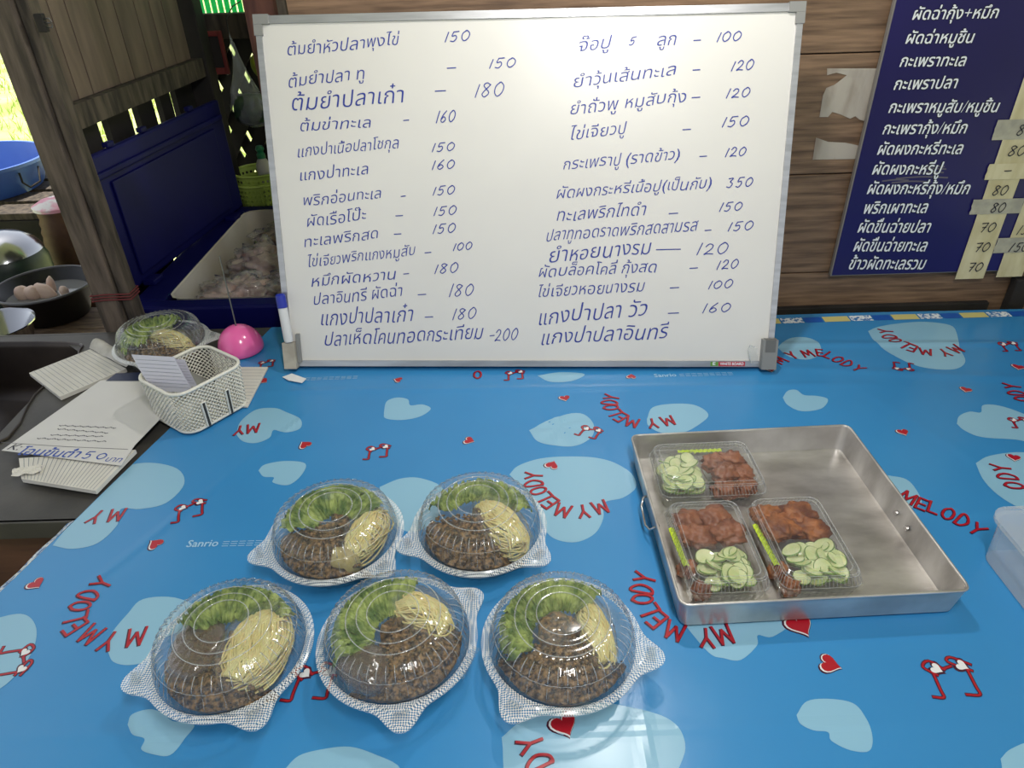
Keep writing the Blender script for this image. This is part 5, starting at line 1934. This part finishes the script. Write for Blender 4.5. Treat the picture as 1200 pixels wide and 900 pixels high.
part('tie_string', MB().tube([(0, 0, -.002), (.0, .002, .03), (.004, .06, .055), (.002, .136, .060)], .0016, 5), mat('black_string', (14, 14, 16), .7), hb, local=True)
# red plastic hanging frame and yellow green bag behind
rp = py(253, 62, 2.17)
rc = thing('red_hanging_frame', tuple(rp), 'dull red plastic frame hanging at the left of the bag on the lattice', 'frame')
a_ = .025
mb = MB()
for (x0, z0, x1, z1) in ((-.027, -.055, -.017, .055), (.017, -.055, .027, .055), (-.0165, .042, .0165, .055), (-.0165, -.055, .0165, -.038)):
    mb.bbox((x0, -.006, z0), (x1, .006, z1), .002)
part('frame', mb, mat('dull_red_plastic', (110, 36, 32), .6), rc, local=True)
part('dark_panel', MB().box((-.0165, .0, -.038), (.0165, .003, .042)), M_black, rc, local=True)
yp = py(303, 76, 2.16)
one('yellow_green_fruit', MB().blob(tuple(yp), (.022, .018, .030), .12, 8, 3), mat('yellow_green_skin', (150, 164, 40), .5), 'yellow green bundle hanging between the bag and the whiteboard', 'fruit', smooth=True)

# ------------------------------------------------------------------ left background: prep table, bowls, tub on bench, jar
PTZ = -.305       # top of the low work table
pt_ = thing('prep_table', (-1.45, 1.95, -.75), 'low rough wooden work table behind the counter, under the black basin', 'table')
M_prep = mat('worn_table_wood', (96, 78, 62), .7, col2=(136, 114, 92), nscale=8, stretch=(2, 8, 8), bump=.3)
for i in range(4):
    part('plank', MB().bbox((-2.1, 1.48 + i * .152, PTZ - .025), (-.96, 1.48 + i * .152 + .149, PTZ), .003), M_prep, pt_)
for x in (-2.05, -1.02):
    for y in (1.50, 2.03):
        part('leg', MB().bbox((x, y, -.75), (x + .045, y + .045, PTZ - .026), .003), M_black, pt_)
ba = pz(52, 333, PTZ + .109)
bRr = float(np.linalg.norm(pz(105, 333, PTZ + .109) - ba)) * .98
k_ = bRr / .168
bs = thing('black_basin', (ba[0], ba[1], PTZ + .001), 'round black plastic basin holding pale squid, on the low table', 'basin')
part('bowl', MB().lathe([(.001, .001), (.105 * k_, .001), (.115 * k_, .006), (.160 * k_, .105), (.166 * k_, .109)], 48), mat('black_plastic', (24, 24, 26), .35), bs, smooth='auto', local=True)
part('rim', MB().tube([(.166 * k_ * math.cos(2 * PI * i / 56), .166 * k_ * math.sin(2 * PI * i / 56), .108) for i in range(56)], .0042, 8, closed=True), mat('grey_rim_plastic', (92, 92, 96), .3), bs, smooth=True, local=True)
part('water', MB().lathe([(.0005, .070), (.142 * k_, .070)], 48), clear('murky_water', (.62, .56, .5), refl=1, milky=.25, rough=.05), bs, local=True)
M_squid = mat('squid_flesh', (226, 200, 184), .35, col2=(206, 176, 158), nscale=16)
zs = PTZ + .085
for k, (x, y, rx, ry, rz, a) in enumerate(((27, 344, .026, .02, .026, .3), (38, 344, .024, .019, .026, .2), (52, 342, .036, .017, .026, .7), (60, 336, .014, .012, .036, .2), (75, 341, .014, .012, .018, 0))):
    w_ = ['at the basin edge nearest the opening', 'second from the basin\'s outer edge', 'lying slanted in the middle of the basin', 'standing upright like a tip', 'small and bright, apart from the others'][k]
    c_ = pz(x, y, zs)
    one('squid', MB().blob(tuple(c_), (rx, ry, rz), .12, 8, 3, k, Matrix.Rotation(a, 4, 'Y')), M_squid, 'pale squid piece in the black basin, ' + w_, 'squid', 'squid in the basin', smooth=True)
M_steel = mat('polished_steel', (190, 192, 196), .18, 1.0, bump=.1, bscale=20)
sbz = PTZ + .10
sc0 = pz(-8, 379, sbz)
sbr = float(np.linalg.norm(pz(38, 375, sbz) - sc0))
sb = thing('steel_bowl', (sc0[0], sc0[1], PTZ + .001), 'shiny steel bowl in front of the black basin', 'bowl')
kk = sbr / .145
part('bowl', MB().lathe([(.001, .003), (.07 * kk, .003), (.10 * kk, .02), (.134 * kk, .092), (.145 * kk, .098), (.146 * kk, .095), (.136 * kk, .086), (.102 * kk, .015), (.072 * kk, .0), (.001, .0)], 56), M_steel, sb, smooth='auto', local=True)
# pot with a steel dome lid, standing on a block under the bench
e = py(45, 294, 2.24)
pr = .125
pot = thing('covered_pot', (e[0] - pr, 2.24, -.75), 'dark green pot with a shiny domed metal lid near the bench leg', 'pot')
zl = e[2] + .75
part('body', MB().lathe([(.001, .001), (pr * .85, .001), (pr * 1.05, .05), (pr * 1.05, zl - .03), (pr * .96, zl - .004), (.001, zl - .003)], 40), mat('dark_green_enamel', (18, 34, 26), .4, col2=(34, 54, 42), nscale=20), pot, smooth='auto', local=True)
part('domed_lid', MB().lathe([(pr, zl - .002), (pr * .98, zl + .004), (pr * .87, zl + .028), (pr * .6, zl + .052), (pr * .28, zl + .064), (.001, zl + .067)], 48), M_steel, pot, smooth='auto', local=True)
part('knob', MB().lathe([(.0005, zl + .067), (.008, zl + .0675), (.012, zl + .077), (.012, zl + .085), (.0005, zl + .087)], 16), M_black, pot, smooth='auto', local=True)
# bench with slats and blue tub
zb = py(30, 246, 2.60)[2]
e = py(43, 186, 2.86)
ex = py(58, 250, 2.58)[0]
bn = thing('slatted_bench', (-1.9, 2.75, -.75), 'dark slatted wooden bench standing under the blue tub', 'bench')
for i in range(4):
    part('slat', MB().bbox((-2.9, 2.56 + i * .15, zb - .025), (ex, 2.56 + i * .15 + .115, zb), .003), M_darkwood, bn)
part('rail', MB().bbox((-2.88, 2.555, zb - .075), (ex - .01, 2.58, zb - .026), .002), M_black, bn)
for x in (-2.8, ex - .10):
    for y in (2.575, 3.05):
        part('leg', MB().prism([(x, y, zb - .08), (x + .045, y, zb - .08), (x + .045, y + .04, zb - .08), (x, y + .04, zb - .08)], (.02, .0, -.67 - zb)), M_black, bn)
Rt = .30
tb_ = thing('blue_tub', (e[0] - Rt * 1.03, 2.87, zb + .001), 'big round blue plastic tub with a wire handle, on the slatted bench', 'tub')
M_tub = mat('blue_tub_plastic', (56, 92, 168), .4, col2=(70, 106, 180), nscale=5)
Ht = float(e[2] - zb)
def tubr(t, i, r):
    return (r * (1 + (.006 * math.cos(t * 16) if 1 < i < 4 else 0)), 0)
part('body', MB().lathe([(.001, .001), (Rt * .84, .001), (Rt * .86, .01), (Rt * .97, Ht - .03), (Rt * 1.0, Ht - .012), (Rt * 1.03, Ht - .012), (Rt * 1.03, Ht), (Rt * .985, Ht), (Rt * .94, Ht - .03), (Rt * .83, .012), (.001, .008)], 72, rf=tubr), M_tub, tb_, smooth='auto', local=True)
part('handle', MB().tube([(Rt * .93, -.10, Ht - .03), (Rt * .95, -.11, Ht - .065), (Rt * .97, -.085, Ht - .09), (Rt * 1.03, -.04, Ht - .08), (Rt * 1.01, -.01, Ht - .03)], .004, 6), M_black, tb_, smooth=True, local=True)
# brown clay jar with pink and white lid
JY = 2.50
jl, jt = py(52, 285, JY), py(72, 240, JY)
JR = .098
jr = thing('clay_jar', (jl[0] + JR, JY, -.75), 'brown ribbed clay water jar with a pink and white cover behind the post', 'jar')
zj = float(jt[2]) + .75
prof = []
for i in range(41):
    v = i / 40
    r = JR * (.62 + .38 * math.sin(min(1, v * 1.05) * PI * .86 + .2)) + .0025 * math.sin(v * 110)
    prof.append((r, .002 + (zj - .01) * v))
part('body', MB().lathe([(.001, .001)] + prof, 48), mat('brown_clay', (74, 48, 34), .6, col2=(112, 78, 56), nscale=10, bump=.3), jr, smooth=True, local=True)
part('cover', MB().lathe([(prof[-1][0] + .008, zj - .008), (prof[-1][0] + .010, zj + .004), (.05, zj + .02), (.001, zj + .026)], 40), mat('pink_white_cloth', (240, 170, 190), .7, col2=(246, 240, 240), nscale=14, lo=.45, hi=.55), jr, smooth='auto', local=True)
op = py(6, 268, 2.75)
one('orange_crate', MB().bbox((op[0] - .35, 2.65, -.75), (op[0], 2.95, op[2]), .004), mat('orange_plastic', (196, 84, 30), .5), 'orange plastic crate edge under the slatted bench', 'crate')
